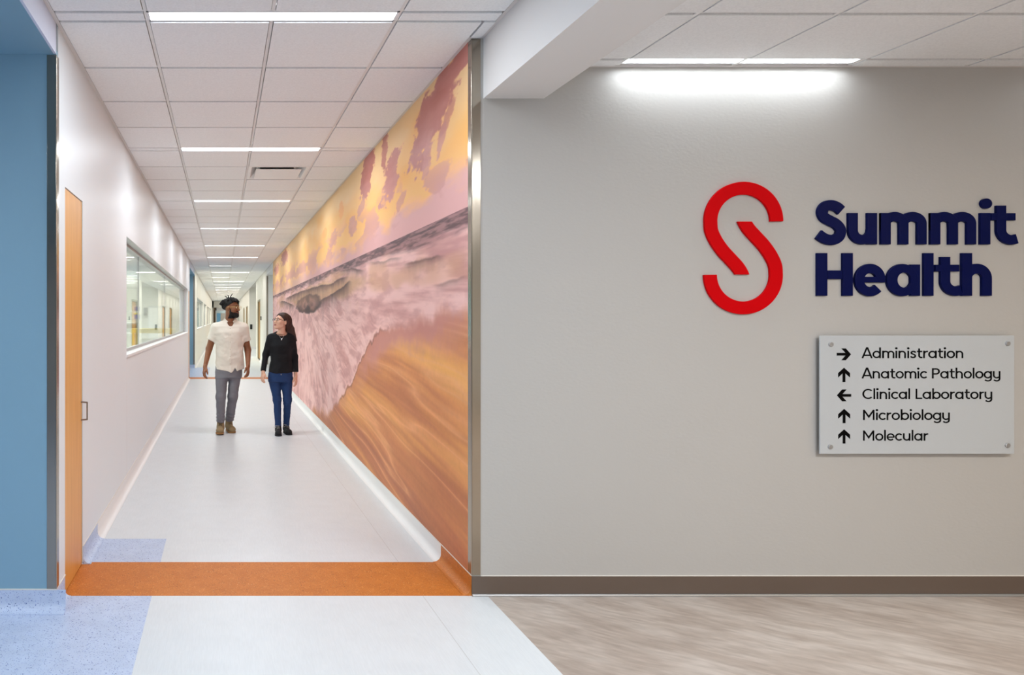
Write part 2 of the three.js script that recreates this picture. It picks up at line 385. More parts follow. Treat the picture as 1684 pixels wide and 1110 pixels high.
// ------------------------------------------------------------------ supply diffuser in the corridor ceiling
{
  const cx = 0.5425, cd = F0 + PITCH + 0.0508 + TILE * 1.5;
  const g = group('air_diffuser', [cx, CC, -cd]);
  tag(g, 'square white air diffuser with a drop plate behind the second ceiling light', 'air vent');
  const h = 0.293, s = 0.2, up = 0.075;
  // sloped pan
  const pan = new THREE.BufferGeometry(), P = [], I = [];
  for (const [r, y] of [[h, 0.004], [h - 0.03, 0.004], [s, up]]) for (const [a, b] of [[-1, -1], [1, -1], [1, 1], [-1, 1]]) P.push(a * r, y, b * r);
  for (let k = 0; k < 2; k++) for (let i = 0; i < 4; i++) { const a = k * 4 + i, b = k * 4 + (i + 1) % 4; I.push(a, b, b + 4, a, b + 4, a + 4); }
  I.push(8, 9, 10, 8, 10, 11);
  pan.setAttribute('position', new THREE.Float32BufferAttribute(P, 3)); pan.setIndex(I);
  const pf = pan.toNonIndexed(); pf.computeVertexNormals();
  put('pan', pf, M.white, g);
  put('duct_collar', [new THREE.CylinderGeometry(0.17, 0.17, 0.055, 32).translate(0, up - 0.03, 0)], M.black, g);
  put('drop_plate', new RoundedBoxGeometry(0.44, 0.006, 0.44, 2, 0.002).translate(0, -0.006, 0), M.white, g);
  for (const [a, b] of [[-1, -1], [1, -1], [1, 1], [-1, 1]]) put('hanger', new THREE.CylinderGeometry(0.004, 0.004, 0.07, 8).translate(a * 0.19, 0.03, b * 0.19), M.alu, g);
}

// ------------------------------------------------------------------ bases
{
  const g = struct(group('baseboard_left'));
  put('cove_strip', cove([XL, 0, -(BD)], [0, 0, -1], [1, 0, 0], 0.178, 0.104, 0.03), M.floorBlue, g);
  put('cove_strip', cove([XL, 0, -3.975], [0, 0, -1], [1, 0, 0], 0.46), M.floorBlue, g);
  put('cove_strip', cove([XL, 0, -4.435], [0, 0, -1], [1, 0, 0], 16.35 - 4.435), M.coveWhite, g);
  put('cap_strip', [bx(XL, XL + 0.004, 0.104, 0.108, BD, 3.53), bx(XL, XL + 0.004, 0.104, 0.108, 3.975, 16.35)], M.cap, g);
  const h = struct(group('baseboard_back'));
  put('cove_strip', cove([-6, 0, -BD], [1, 0, 0], [0, 0, 1], 6 + XL + 0.048), M.floorBlue, h);
  put('cap_strip', bx(-6, XL + 0.004, 0.104, 0.109, BD - 0.005, BD), M.cap, h);
  const q = struct(group('baseboard_left'));
  put('cove_strip', cove([XL, 0, -CROSS1], [0, 0, -1], [1, 0, 0], END - CROSS1), M.coveWhite, q);
  const p = struct(group('baseboard_back'));
  put('cove_strip', cove([-1.9, 0, -CROSS1], [1, 0, 0], [0, 0, 1], 1.9 + XL), M.floorBlue, p);
}
{
  const g = struct(group('baseboard_right'));
  put('cove_strip', cove([XR, 0, -WD], [0, 0, -1], [-1, 0, 0], 0.49), M.floorOrange, g);
  put('cove_strip', cove([XR, 0, -4.01], [0, 0, -1], [-1, 0, 0], 17.4 - 4.01), M.coveWhite, g);
  put('cap_strip', bx(XR - 0.005, XR, 0.104, 0.109, WD, 17.4), M.cap, g);
  const h = struct(group('baseboard_right'));
  put('cove_strip', [cove([XR, 0, -CROSS1], [0, 0, -1], [-1, 0, 0], 3.4), cove([XR, 0, -32.94], [0, 0, -1], [-1, 0, 0], 2.1), cove([XR, 0, -32.8], [1, 0, 0], [0, 0, 1], 2.6)], M.coveWhite, h);
}
{
  const g = struct(group('baseboard_front'));
  put('base_strip', rbx(XR - 0.002, 8, 0.012, 0.104, WD - 0.007, WD, 0.003), M.brownBase, g);
  put('toe_strip', cyl([XR, 0.004, -(WD - 0.006)], [8, 0.004, -(WD - 0.006)], 0.009, 0.009, 12), M.alu, g);
  put('cap_strip', bx(XR + 0.046, 8, 0.104, 0.1065, WD - 0.006, WD), M.cap, g);
}

// ------------------------------------------------------------------ stainless corner guards
function guard(x, d, sx, label, y1, mat = M.steel, w = 0.048, y0 = 0.108) {
  // an angle wrapped round the corner at (x, d): one leaf on the face towards the viewer, one along the corridor
  const g = group('corner_guard', [x, y0, -d]); tag(g, label, 'corner guard');
  const t = 0.003, h = y1 - y0;
  const leafF = new RoundedBoxGeometry(w, h, t, 2, 0.001).translate(sx * (w / 2 - t), h / 2, t / 2);
  const leafS = new RoundedBoxGeometry(t, h, w, 2, 0.001).translate(-sx * t / 2, h / 2, -w / 2);
  const nose = new THREE.CylinderGeometry(0.0035, 0.0035, h, 12).translate(-sx * 0.0012, h / 2, 0.0012);
  for (const q of [leafF, leafS]) uvWorld(q);
  put('front_leaf', leafF, mat, g); put('side_leaf', [leafS, nose], mat, g);
  return g;
}
guard(XR, WD, 1, 'tall stainless corner guard between the sunset mural and the sign wall', CC);
guard(XL, BD, -1, 'stainless corner guard at the right edge of the blue wall', RC - 0.005);
guard(XR, CROSS1, 1, 'narrow stainless corner guard beyond the far end of the mural', 2.7, M.steel);
guard(XL, CROSS1, -1, 'thin dark corner guard on the far blue wall on the left', 2.7, M.steelDark);

// ------------------------------------------------------------------ doors
function flushDoor(d0, d1, withHandle) {
  const g = struct(group('door'));
  const x = XL - 0.004;
  put('reveal', [bx(XL - 0.06, x - 0.003, 0.0, DOOR_H, d0, d0 + 0.002), bx(XL - 0.06, XL - 0.05, 0, DOOR_H, d0, d1)], M.gap, g);
  put('leaf', rbx(XL - 0.05, x, 0.006, DOOR_H - 0.004, d0 + 0.004, d1 - 0.004, 0.0015), M.wood, g);
  put('edge_strip', bx(x - 0.004, x + 0.001, 0.006, DOOR_H - 0.004, d1 - 0.006, d1 - 0.003), M.tan, g);
  if (withHandle) {
    const hd = d1 - 0.028;
    put('handle', polyTube([[x, 0.85, -hd], [x + 0.036, 0.853, -hd], [x + 0.036, 0.952, -hd], [x, 0.955, -hd]], 0.0045), M.steelDark, g);
  }
}
flushDoor(3.53, 3.975, true);
flushDoor(16.35, 16.8, false);
function framedDoor(x, d0, d1) {
  const g = struct(group('door'));
  put('frame', [bx(x - 0.01, x + 0.14, 0, DOOR_H, d0, d0 + 0.06), bx(x - 0.01, x + 0.14, 0, DOOR_H, d1 - 0.06, d1), bx(x - 0.01, x + 0.14, DOOR_H - 0.06, DOOR_H, d0, d1)], M.tan, g);
  put('leaf', rbx(x + 0.05, x + 0.095, 0.01, DOOR_H - 0.06, d0 + 0.06, d1 - 0.06, 0.003), M.wood, g);
  put('handle', polyTube([[x + 0.05, 1.0, -(d0 + 0.14)], [x, 1.0, -(d0 + 0.14)], [x, 1.0, -(d0 + 0.26)]], 0.01), M.steelDark, g);
}
framedDoor(XR, 23.3, 24.9); framedDoor(XR, 35.1, 36.9); framedDoor(XR, 40, 41.8);
{ // end of the corridor: a glazed screen with a door and a lobby behind it
  const g = struct(group('wall_end'));
  put('wall_surface', [bx(XL - 0.15, XL + 0.1, -0.06, 3, END, END + 0.12), bx(0.9, XR + 0.14, -0.06, 3, END, END + 0.12), bx(XL, XR, 2.35, 3, END, END + 0.12)], M.wallFar, g);
  put('lobby_wall', [bx(-2, 2.4, -0.06, 3, 58, 58.1), bx(-2.1, -2, -0.06, 3, END, 58), bx(2.4, 2.5, -0.06, 3, END, 58)], M.wallFar, g);
  const h = struct(group('door'));
  put('frame', [bx(XL + 0.1, XL + 0.26, 0, 2.35, END - 0.03, END + 0.1)], std(0x5a4632, 0.6), h);
  put('frame', [bx(XL + 0.26, XL + 0.34, 0, 2.35, END - 0.03, END + 0.1), bx(0.82, 0.9, 0, 2.35, END - 0.03, END + 0.1), bx(XL + 0.26, 0.9, 2.13, 2.35, END - 0.03, END + 0.1), bx(0.2, 0.26, 0, 2.13, END - 0.02, END + 0.08)], M.alu, h);
  put('glass_pane', bx(XL + 0.34, 0.2, 0.1, 2.13, END + 0.03, END + 0.04), M.glass, h);
  put('glass_pane', bx(0.26, 0.82, 0.1, 2.13, END + 0.03, END + 0.04), M.glass, h);
  for (const [x0, x1, c, l] of [[-0.5, -0.18, 0x7fb6d6, 'pale blue wall panel behind the glass door at the corridor end'], [-0.16, 0.2, 0xe6c3ab, 'peach coloured wall panel behind the glass door at the corridor end']])
    tag(put('wall_panel', rbx(x0, x1, 0.4, 1.95, 57.94, 57.99, 0.01), std(c, 0.6)), l, 'panel');
  linearLight(-0.4, 0.9, 56, CC, 0.14, LAMP * 1.2, 'bright light in the lobby ceiling beyond the glass end door');
}

// ------------------------------------------------------------------ windows of the left wall
function windowUnit(d0, d1, panes, deep) {
  const g = struct(group('window'));
  const x = XL - 0.1;
  put('head_channel', [bx(x - 0.03, x + 0.03, HEAD - 0.03, HEAD, d0, d1), bx(x + 0.03, XL + 0.002, HEAD - 0.006, HEAD, d0, d1)], M.alu, g);
  put('sill', [rbx(XL - 0.15, XL + 0.012, SILL - 0.02, SILL + 0.004, d0 - 0.01, d1 + 0.01, 0.003)], M.white, g);
  put('sill_channel', bx(x - 0.02, x + 0.02, SILL, SILL + 0.03, d0, d1), M.alu, g);
  put('jamb', bx(x - 0.02, x + 0.02, SILL, HEAD, d1 - 0.05, d1), M.alu, g);
  put('jamb', bx(x - 0.02, x + 0.02, SILL, HEAD, d0, d0 + 0.03), M.alu, g);
  for (let i = 0; i + 1 < panes.length; i++) {
    put('glass_pane', bx(x - 0.006, x + 0.006, SILL + 0.02, HEAD - 0.02, panes[i] + 0.003, panes[i + 1] - 0.003), M.glass, g);
    if (i) put('joint', bx(x - 0.007, x + 0.007, SILL + 0.03, HEAD - 0.03, panes[i] - 0.004, panes[i] + 0.004), M.grey, g);
  }
}
windowUnit(5.79, 15.9, [5.79, 7.4, 10.75, 15.9]);
windowUnit(21.8, 28.8, [21.8, 25.3, 28.8]); windowUnit(29.9, 34.2, [29.9, 34.2]); windowUnit(36.3, 41.5, [36.3, 41.5]); windowUnit(43, 48, [43, 48]);

// ------------------------------------------------------------------ laboratory behind the windows
{
  const g = struct(group('wall_laboratory'));
  put('wall_surface', [bx(-2.01, XL - 0.15, -0.06, 3, 16.5, CROSS0), bx(-6, -2.01, -0.06, 3, 29, 29.12), bx(-2.01, XL - 0.15, -0.06, 3, CROSS1 + 0.05, 20.1), bx(-6, XL - 0.15, -0.06, 3, 49.9, 50), bx(-4.6, -4.5, -0.06, 3, 29.12, 49.9)], M.wallFar, g);
  put('partition_end', bx(-2.01, -1.9, -0.06, 3, 20.1, 20.9), M.wallFar, g);
  struct(put('ceiling', bx(-6, XL - 0.15, RC, RC + 0.05, 3.5, 50), M.white));
  const where = ['nearest lab light strip seen through the long window', 'lab light strip second behind the long window', 'lab light strip over the grey bench end', 'first of four close light strips deep in the laboratory', 'second of four close light strips deep in the laboratory', 'third of four close light strips deep in the laboratory', 'last of four close light strips deep in the laboratory'];
  [[-2.9, 7], [-2.9, 10.4], [-2.55, 14.6], [-3.0, 20], [-3.0, 21.2], [-3.0, 22.6], [-3.0, 24]].forEach(([x, d], i) => linearLight(x - 0.6, x + 0.6, d, RC - 0.03, 0.12, LAB_LAMP, where[i], 'laboratory light strips', 0, 0xfbfaf5));
  [24, 31, 38, 45].forEach((d, i) => linearLight(-2.4, -1.3, d + 1, RC - 0.03, 0.12, LAB_LAMP, `light strip in the far lab behind the ${['first', 'second', 'third', 'last'][i]} far window`, 'far laboratory light strips', 0, 0xfdf9f0));
  // bench with an instrument and binders at the back
  const b = group('lab_bench', [-3.0, 0, -20.4]); tag(b, 'pale grey lab bench seen at the left end of the long window', 'bench');
  put('cabinet', [new RoundedBoxGeometry(1.1, 1.0, 0.6, 2, 0.01).translate(-0.02, 0.5, 0)], std(0xc9c4b6, 0.5), b);
  put('worktop', new RoundedBoxGeometry(1.16, 0.05, 0.68, 2, 0.008).translate(-0.02, 1.03, 0), M.white, b);
  for (const x of [-0.4, 0, 0.36]) put('door_front', new RoundedBoxGeometry(0.34, 0.85, 0.02, 2, 0.004).translate(x - 0.02, 0.5, 0.31), std(0xbdb8aa, 0.5), b);
  const s = group('shelf_unit', [-3.0, 1.055, -20.6]); tag(s, 'white open shelf standing on the back lab bench', 'shelf');
  put('upright', new THREE.BoxGeometry(0.02, 0.8, 0.25).translate(-0.5, 0.4, 0), M.greyLight, s); put('upright', new THREE.BoxGeometry(0.02, 0.8, 0.25).translate(0.53, 0.4, 0), M.greyLight, s);
  put('shelf', new THREE.BoxGeometry(1.02, 0.02, 0.25).translate(0.01, 0.38, 0), M.greyLight, s); put('shelf', new THREE.BoxGeometry(1.02, 0.02, 0.25).translate(0.01, 0.62, 0), M.greyLight, s);
  const an = group('lab_instrument', [-2.72, 1.055, -20.25]); tag(an, 'dark grey boxy instrument on the back lab bench', 'instrument');
  put('housing', new RoundedBoxGeometry(0.46, 0.28, 0.3, 3, 0.02).translate(0, 0.14, 0), M.grey, an); put('front_panel', new RoundedBoxGeometry(0.3, 0.12, 0.02, 2, 0.006).translate(0.02, 0.17, 0.15), M.black, an);
  [['blue', M.blueBinder, 1.435, 0.13], ['yellow', M.yellow, 1.565, 0.04], ['navy', std(0x2a3f86, 0.5), 1.685, 0.12]].forEach(([c, m, y, h]) =>
    tag(put('storage_box', rbx(-2.66, -2.49, y + 0.012, y + h + 0.012, 20.48, 20.7, 0.008), m), `${c} storage box on the white lab shelf`, 'box'));
  // yellow framed cart with boxes
  const c = group('equipment_cart', [-1.42, 0, -14]); tag(c, 'yellow framed lab cart behind the long window glass', 'cart');
  const R = 0.025;
  put('top_tray', [new RoundedBoxGeometry(0.86, 0.09, 0.7, 2, 0.015).translate(0, 1.2, 0)], M.yellow, c);
  put('lower_shelf', new RoundedBoxGeometry(0.8, 0.03, 0.64, 2, 0.008).translate(0, 0.86, 0), M.greyLight, c);
  for (const a of [-1, 1]) for (const e of [-1, 1]) put('leg', cyl([a * 0.38, 0.06, e * 0.3], [a * 0.38, 1.16, e * 0.3], R), M.yellow, c);
  for (const a of [-1, 1]) for (const e of [-1, 1]) put('caster', cyl([a * 0.38 - 0.015, 0.04, e * 0.3], [a * 0.38 + 0.015, 0.04, e * 0.3], 0.04), M.black, c);
  tag(put('carton', rbx(-1.72, -1.46, 0.876, 1.03, 13.8, 14.15, 0.008), M.white), 'left white carton on the lower shelf of the yellow cart', 'carton', 'cartons on the yellow cart');
  tag(put('carton', rbx(-1.42, -1.14, 0.876, 0.99, 13.75, 14.1, 0.008), M.white), 'flatter right white carton on the lower shelf of the yellow cart', 'carton', 'cartons on the yellow cart');
  const l = group('lab_cabinet', [-1.5, 0, -16.2]); tag(l, 'tall pale grey cabinet against the lab end wall', 'cabinet');
  put('carcass', new RoundedBoxGeometry(0.5, 1.75, 0.5, 2, 0.01).translate(0, 0.875, 0), M.greyLight, l); put('door', new RoundedBoxGeometry(0.23, 1.6, 0.02, 2, 0.004).translate(-0.12, 0.9, 0.25), M.white, l); put('door', new RoundedBoxGeometry(0.23, 1.6, 0.02, 2, 0.004).translate(0.12, 0.9, 0.25), M.white, l);
  const dp = group('paper_dispenser', [-1.86, 1.62, -16.5]); tag(dp, 'small grey dispenser on the white lab end wall', 'dispenser');
  put('case', new RoundedBoxGeometry(0.09, 0.2, 0.1, 3, 0.015).translate(0, 0, 0.05), M.grey, dp); put('mouth', new THREE.BoxGeometry(0.06, 0.03, 0.01).translate(0, -0.06, 0.1), M.black, dp);
}
// card reader and wall phone on the far right walls
{
  const c = group('card_reader', [XR, 1.47, -22.6]); tag(c, 'small black card reader beside the far right door', 'card reader');
  put('case', new RoundedBoxGeometry(0.03, 0.13, 0.09, 2, 0.008).translate(-0.015, 0, 0), M.black, c); put('indicator', new THREE.BoxGeometry(0.004, 0.012, 0.03).translate(-0.031, 0.04, 0), M.alu, c);
  const p = group('wall_phone', [1.345, 1.07, -32.8]); tag(p, 'black phone on the far recessed pale wall', 'phone');
  put('base', new RoundedBoxGeometry(0.11, 0.24, 0.05, 2, 0.015).translate(0.04, 0, 0.026), M.black, p); put('handset', new RoundedBoxGeometry(0.05, 0.22, 0.05, 3, 0.02).translate(0.02, 0.01, 0.07), M.black, p);
}

// ------------------------------------------------------------------ printed mural of surf and sunset sky
{
  const D0 = WD + 0.0485, D1 = 17.4, Y0 = 0.109, Y1 = CC + 0.004, W = 2048, H = 1024;
  const edge = [[3.4, 1.58], [4.5, 1.47], [5.1, 1.41], [5.5, 1.36], [6.0, 1.2], [6.4, 1.02], [7.0, 0.72], [7.6, 0.5], [8.4, 0.34], [10, 0.15], [12, 0.0], [18, -0.4]];
  const shore = d => { let i = 0; while (i < edge.length - 2 && edge[i + 1][0] < d) i++; const [a, b] = [edge[i], edge[i + 1]]; return a[1] + (b[1] - a[1]) * clamp((d - a[0]) / (b[0] - a[0])); };
  // clouds: centre (d, Y), half sizes, lean, tone, strength
  const clouds = [[4.15, 2.72, 0.5, 0.22, 0.36, 0, 1], [3.68, 2.84, 0.4, 0.1, 0.1, 0, 1], [3.9, 2.6, 0.2, 0.06, 0.5, 0, 0.7], [4.5, 2.6, 0.17, 0.09, 0.5, 0, 1], [5.25, 2.5, 0.3, 0.17, 0.3, 1, 1], [5.42, 2.78, 0.12, 0.16, 0.2, 0, 0.9], [6.1, 2.74, 0.3, 0.19, 0.25, 0, 1],
    [4.28, 2.46, 0.12, 0.12, 0.7, 1, 0.8], [4.0, 2.5, 0.1, 0.07, 0.8, 1, 0.8], [6.35, 2.47, 0.2, 0.06, 0.2, 1, 0.7], [4.95, 2.28, 0.16, 0.05, 0.3, 1, 0.7], [6.75, 2.36, 0.22, 0.1, 0.1, 1, 0.8], [7.9, 2.36, 0.3, 0.1, 0, 1, 0.6],
    [14.2, 2.72, 0.8, 0.17, 0, 0, 0.9], [16.2, 2.62, 0.7, 0.14, 0, 0, 0.8], [7.4, 2.62, 0.16, 0.09, 0, 2, 0.6], [8.6, 2.52, 0.2, 0.06, 0, 2, 0.5]];
  // breaking crests as lines of (d, Y), with how deep the dark face below each one reaches
  const crests = [[[[8.06, 1.841], [8.54, 1.873], [11.0, 1.895], [14.1, 1.859]], 0.05, 0.95], [[[6.7, 1.79], [6.9, 1.822], [7.67, 1.756], [8.8, 1.689], [9.3, 1.66]], 0.06, 0.9], [[[12.0, 1.657], [12.9, 1.73], [14.2, 1.815], [15.5, 1.84]], 0.045, 0.75],
    [[[6.1, 1.865], [6.3, 1.885], [6.8, 1.95], [7.6, 1.965]], 0.022, 0.75], [[[6.9, 1.872], [7.6, 1.875], [8.6, 1.845]], 0.03, 0.8], [[[3.9, 1.8], [4.56, 1.828], [4.9, 1.826]], 0.022, 0.6], [[[4.8, 1.88], [6.1, 1.93]], 0.014, 0.4], [[[3.5, 1.66], [4.2, 1.63]], 0.02, 0.35]];
  const paint = (i, j) => {
    const d = D0 + (i + 0.5) / W * (D1 - D0), y = Y0 + (j + 0.5) / H * (Y1 - Y0);
    const hz = 2.028;
    if (y > hz) {                                      // sky
      const t = (y - hz) / 0.86, near = sst(7.5, 3.6, d);
      const n = fbm(d * 1.1, y * 4, 4), n2 = fbm(d * 3 + 31, y * 11, 4);
      const lim = 0.15 + near * 0.1 + (n2 - 0.5) * 0.28;
      let c = mix([222, 168, 162], [248, 184, 108], sst(lim - 0.12, lim + 0.1, t));
      c = mix(c, [244, 202, 150], sst(0.5, 0.95, t + (n - 0.5) * 0.6));
      c = mix(c, [240, 170, 76], sst(0.52, 0.72, fbm(d * 0.9 + 5, y * 3 + 2, 3)) * 0.55 * sst(0.2, 0.45, t) * sst(1.0, 0.6, t));
      c = mix(c, [236, 196, 140], sst(9, 13, d) * 0.4);
      // small low clouds
      const lc = fbm(d * 2.2 + 70, y * 7 + 3, 5), band = Math.exp(-Math.pow((t - 0.28) / 0.17, 2));
      c = mix(c, [206, 146, 136], sst(0.46, 0.54, lc * (0.72 + 0.4 * band)) * 0.8 * band);
      for (const [cd, cy, rd, ry, lean, tone, al] of clouds) {
        const dd = d - cd, dy = y - cy; if (Math.abs(dd) > rd * 2.2 || Math.abs(dy) > ry * 2.6) continue;
        const u = dd / rd, v = (dy + dd * lean) / ry;
        const e = Math.sqrt(u * u + v * v) + (fbm(d * 4 + cy * 13, y * 10 + cd * 5, 6) - 0.5) * 1.25 + (fbm(d * 15 + cy * 5, y * 34 + cd, 4) - 0.5) * 0.75;
        const m = sst(1.06, 0.78, e) * al;
        const inner = fbm(d * 4 + 11, y * 13, 4);
        const q = tone === 2 ? [236, 158, 84] : mix([183, 112, 100], [213, 152, 142], tone === 1 ? 0.35 + inner * 0.6 : inner * 0.75);
        c = mix(c, q, m);
      }
      return c;
    }
    const e = shore(d), wob = (fbm(d * 5, y * 5, 4) - 0.5) * 0.14 + (fbm(d * 16 + 4, y * 16, 3) - 0.5) * 0.05;
    const h = hz - y, up = y - e + wob;                // up > 0: water
    // water and foam
    const far = sst(0.1, 0.02, h - sst(8, 3.6, d) * 0.05 + (fbm(d * 2, y * 30, 3) - 0.5) * 0.09);
    const pd = (d - 11.2) * 0.42, py = y - 1.98, r = Math.hypot(pd, py), an = Math.atan2(-py, -pd);
    const s1 = fbm(an * 13 + fbm(d * 1.4, y * 3, 4) * 6, r * 3.4, 4), s2 = fbm(an * 42 + 9 + fbm(d * 2, y * 3, 2) * 4, r * 5, 3), s3 = fbm(d * 1.1 + y * 0.8, y * 16 - d * 0.7, 4);
    const s4 = fbm(an * 95 + fbm(d * 3, y * 4, 2) * 9, r * 9, 3), flat = sst(1.25, 1.7, y) * sst(8, 5.2, d);
    const st = (s1 * 0.36 + s2 * 0.34 + s4 * 0.3) * (1 - flat) + s3 * flat;
    let c = mix([204, 152, 146], [240, 198, 190], sst(0.3, 0.62, st));
    c = mix(c, [190, 138, 134], sst(0.54, 0.74, fbm(d * 2.4 + 50, y * 9 + 8, 5)) * 0.5);
    c = mix(c, [206, 158, 118], sst(0.55, 0.75, fbm(d * 1.2 + 20, y * 4 + 8, 3)) * 0.55 * sst(1.4, 1.75, y));
    c = mix(c, [204, 162, 114], sst(1.35, 0.6, Math.hypot((d - 9.6) / 3.4, (y - 1.79) / 0.13) + (fbm(d * 1.5, y * 14, 4) - 0.5) * 0.9) * 0.7);
    for (const [pts, deep, al] of crests) {
      if (d < pts[0][0] || d > pts.at(-1)[0]) continue;
      let k = 0; while (k < pts.length - 2 && pts[k + 1][0] < d) k++;
      const f = (d - pts[k][0]) / (pts[k + 1][0] - pts[k][0]), yc = pts[k][1] + (pts[k + 1][1] - pts[k][1]) * f + (fbm(d * 4 + deep * 90, 3.3, 4) - 0.5) * 0.035, q = yc - y;
      const ends = sst(0, 0.25, (d - pts[0][0]) / d * 4) * sst(0, 0.25, (pts.at(-1)[0] - d) / d * 4);
      c = mix(c, mix([62, 45, 44], [118, 84, 76], fbm(d * 6, y * 12, 3)), sst(-0.012, 0.008, q) * Math.exp(-Math.max(0, q) / (deep * (0.8 + fbm(d * 9, y * 6, 2)))) * ends * Math.min(1, al * 1.3));
    }
    {                                                  // the rounded trough in front of the wave
      const u = (d - 10.3) / 1.55, v = (y - 1.665) / 0.145, q = Math.hypot(u, v) + (fbm(d * 3, y * 16, 3) - 0.5) * 0.35, ray = fbm(u * 3.2 + v * u * 1.2 + 5, q * 1.5, 4);
      c = mix(c, mix([78, 54, 52], [160, 114, 100], sst(0.35, 0.7, ray) * sst(1.0, 0.4, q)), sst(1.08, 0.86, q) * (0.66 + 0.34 * sst(0.3, -0.5, v)));
    }
    c = mix(c, mix([88, 62, 64], [158, 116, 114], sst(0.3, 0.7, fbm(d * 6, y * 60, 4))), far * 0.92);
    // sand
    const wv = fbm(d * 0.8, y * 2.5, 3);
    const sq = y - (0.07 + 0.05 * clamp((1.2 - y) / 1.1)) * (d - 5) + wv * 0.06;      // long shallow ripples
    const k1 = fbm(sq * 5.5 + 3, d * 0.4, 4), k2 = fbm(sq * 24 + 7, d * 0.9, 3), gr = fbm(d * 40, y * 40, 2) - 0.5;
    const low = sst(1.45, 0.15, y);
    let s = mix([232, 164, 96], [186, 118, 78], low * 0.95);
    s = mix(s, [246, 186, 104], sst(0.46, 0.7, k1) * (0.85 - 0.5 * low));
    s = mix(s, [172, 106, 78], sst(0.5, 0.3, k1) * 0.55);
    s = mix(s, [240, 180, 128], Math.pow(1 - Math.abs(2 * fbm(sq * 9 + 30, d * 0.5 + 4, 3) - 1), 9) * 0.6);
    const kk = (k2 - 0.5) * 26 + gr * 8; s = [s[0] + kk, s[1] + kk * 0.8, s[2] + kk * 0.6];
    s = mix(s, [202, 142, 134], sst(-0.36, -0.1, up + (fbm(d * 2, y * 9, 3) - 0.5) * 0.12) * sst(6.9, 5.7, d) * sst(3.5, 4.6, d + 0.4) * 0.92);   // wet, pink
    s = mix(s, [192, 128, 108], sst(-0.2, 0.0, up) * 0.4);
    const m = sst(-0.012 - sst(5.8, 4.6, d) * 0.1 - sst(7.2, 8.5, d) * 0.12, 0.012, up);
    c = mix(s, c, m);
    c = mix(c, [240, 196, 186], Math.exp(-Math.pow((up - 0.02) / 0.018, 2)) * sst(5.0, 5.8, d) * sst(8.2, 7.2, d) * 0.8);
    c = mix(c, [128, 84, 76], Math.exp(-Math.pow((up + 0.012) / 0.012, 2)) * sst(5.2, 5.8, d) * sst(8.0, 7.2, d) * 0.5);
    return c;
  };
  const map = tex(W, H, (i, j) => { const c = paint(i, j); const top = (j / H) > 0.69 ? 1 : 0; return [c[0] * 1.06, c[1] * (1.04 + 0.02 * top), c[2] * (1.04 + 0.03 * top)]; }, { clampEdge: true });
  const g = new THREE.BoxGeometry(0.002, Y1 - Y0, D1 - D0).translate(XR - 0.001, (Y0 + Y1) / 2, -(D0 + D1) / 2);
  const p = g.attributes.position, uv = g.attributes.uv;
  for (let i = 0; i < p.count; i++) uv.setXY(i, (-p.getZ(i) - D0) / (D1 - D0), (p.getY(i) - Y0) / (Y1 - Y0));
  const m = put('mural', g, new THREE.MeshPhysicalMaterial({ map, roughness: 0.5, specularIntensity: 0.5 }));
  tag(m, 'long printed wall mural of a sunset sky over surf and golden sand', 'mural');
}

// ------------------------------------------------------------------ signs on the front wall
// outlines below are measured on the wall in picture pixels and turned into metres there
const wallXY = (px, py, depth = 0.014) => { const d = WD - depth; return [(px - 366) * d / FOCAL, EYE - (py - 525) * d / FOCAL]; };
const fromA = ([x, y]) => wallXY(1130 + x / 3.0397, 280 + y / 3.0397);          // logo and name
const fromB = ([x, y]) => wallXY(1330 + x / 4.757, 540 + y / 4.757, 0.032);     // directory panel
const arc = (cx, cy, rx, ry, a0, a1, n = 24) => Array.from({ length: n + 1 }, (_, i) => { const a = (a0 + (a1 - a0) * i / n) * Math.PI / 180; return [cx + rx * Math.cos(a), cy + ry * Math.sin(a)]; });
const smooth = (pts, n = 48) => new THREE.CatmullRomCurve3(pts.map(p => new THREE.Vector3(p[0], p[1], 0)), false, 'centripetal').getPoints(n).map(p => [p.x, p.y]);
function ribbon(path, w, w1 = w) {                     // outline of a stroke of width w with square ends
  const pts = path.filter((p, i) => !i || Math.hypot(p[0] - path[i - 1][0], p[1] - path[i - 1][1]) > 1e-6), L = [], R = [];
  for (let i = 0; i < pts.length; i++) {
    const a = pts[Math.max(0, i - 1)], b = pts[i], c = pts[Math.min(pts.length - 1, i + 1)];
    let n1 = [b[1] - a[1], a[0] - b[0]], n2 = [c[1] - b[1], b[0] - c[0]];
    const l1 = Math.hypot(...n1), l2 = Math.hypot(...n2);
    n1 = l1 ? [n1[0] / l1, n1[1] / l1] : [n2[0] / l2, n2[1] / l2]; n2 = l2 ? [n2[0] / l2, n2[1] / l2] : n1;
    let m = [n1[0] + n2[0], n1[1] + n2[1]]; const ml = Math.hypot(...m) || 1; m = [m[0] / ml, m[1] / ml];
    const k = Math.min(2, 1 / Math.max(0.3, m[0] * n1[0] + m[1] * n1[1])) * (w + (w1 - w) * i / (pts.length - 1)) / 2;
    L.push([b[0] + m[0] * k, b[1] + m[1] * k]); R.push([b[0] - m[0] * k, b[1] - m[1] * k]);
  }
  return L.concat(R.reverse());
}
function extrude(outline, to, depth, holes = [], bevel = 0.0012, inset = 0) {
  const v = q => { const [x, y] = to(q); return new THREE.Vector2(x, y); };
  const s = new THREE.Shape(outline.map(v));
  for (const h of holes) s.holes.push(new THREE.Path(h.map(v)));
  const g = new THREE.ExtrudeGeometry(s, bevel ? { depth: depth - bevel, bevelEnabled: true, bevelThickness: bevel, bevelSize: bevel, bevelOffset: -bevel - inset, bevelSegments: 2, steps: 1 } : { depth, bevelEnabled: false });
  return g;
}
const rect = (x0, y0, x1, y1) => [[x0, y0], [x1, y0], [x1, y1], [x0, y1]];
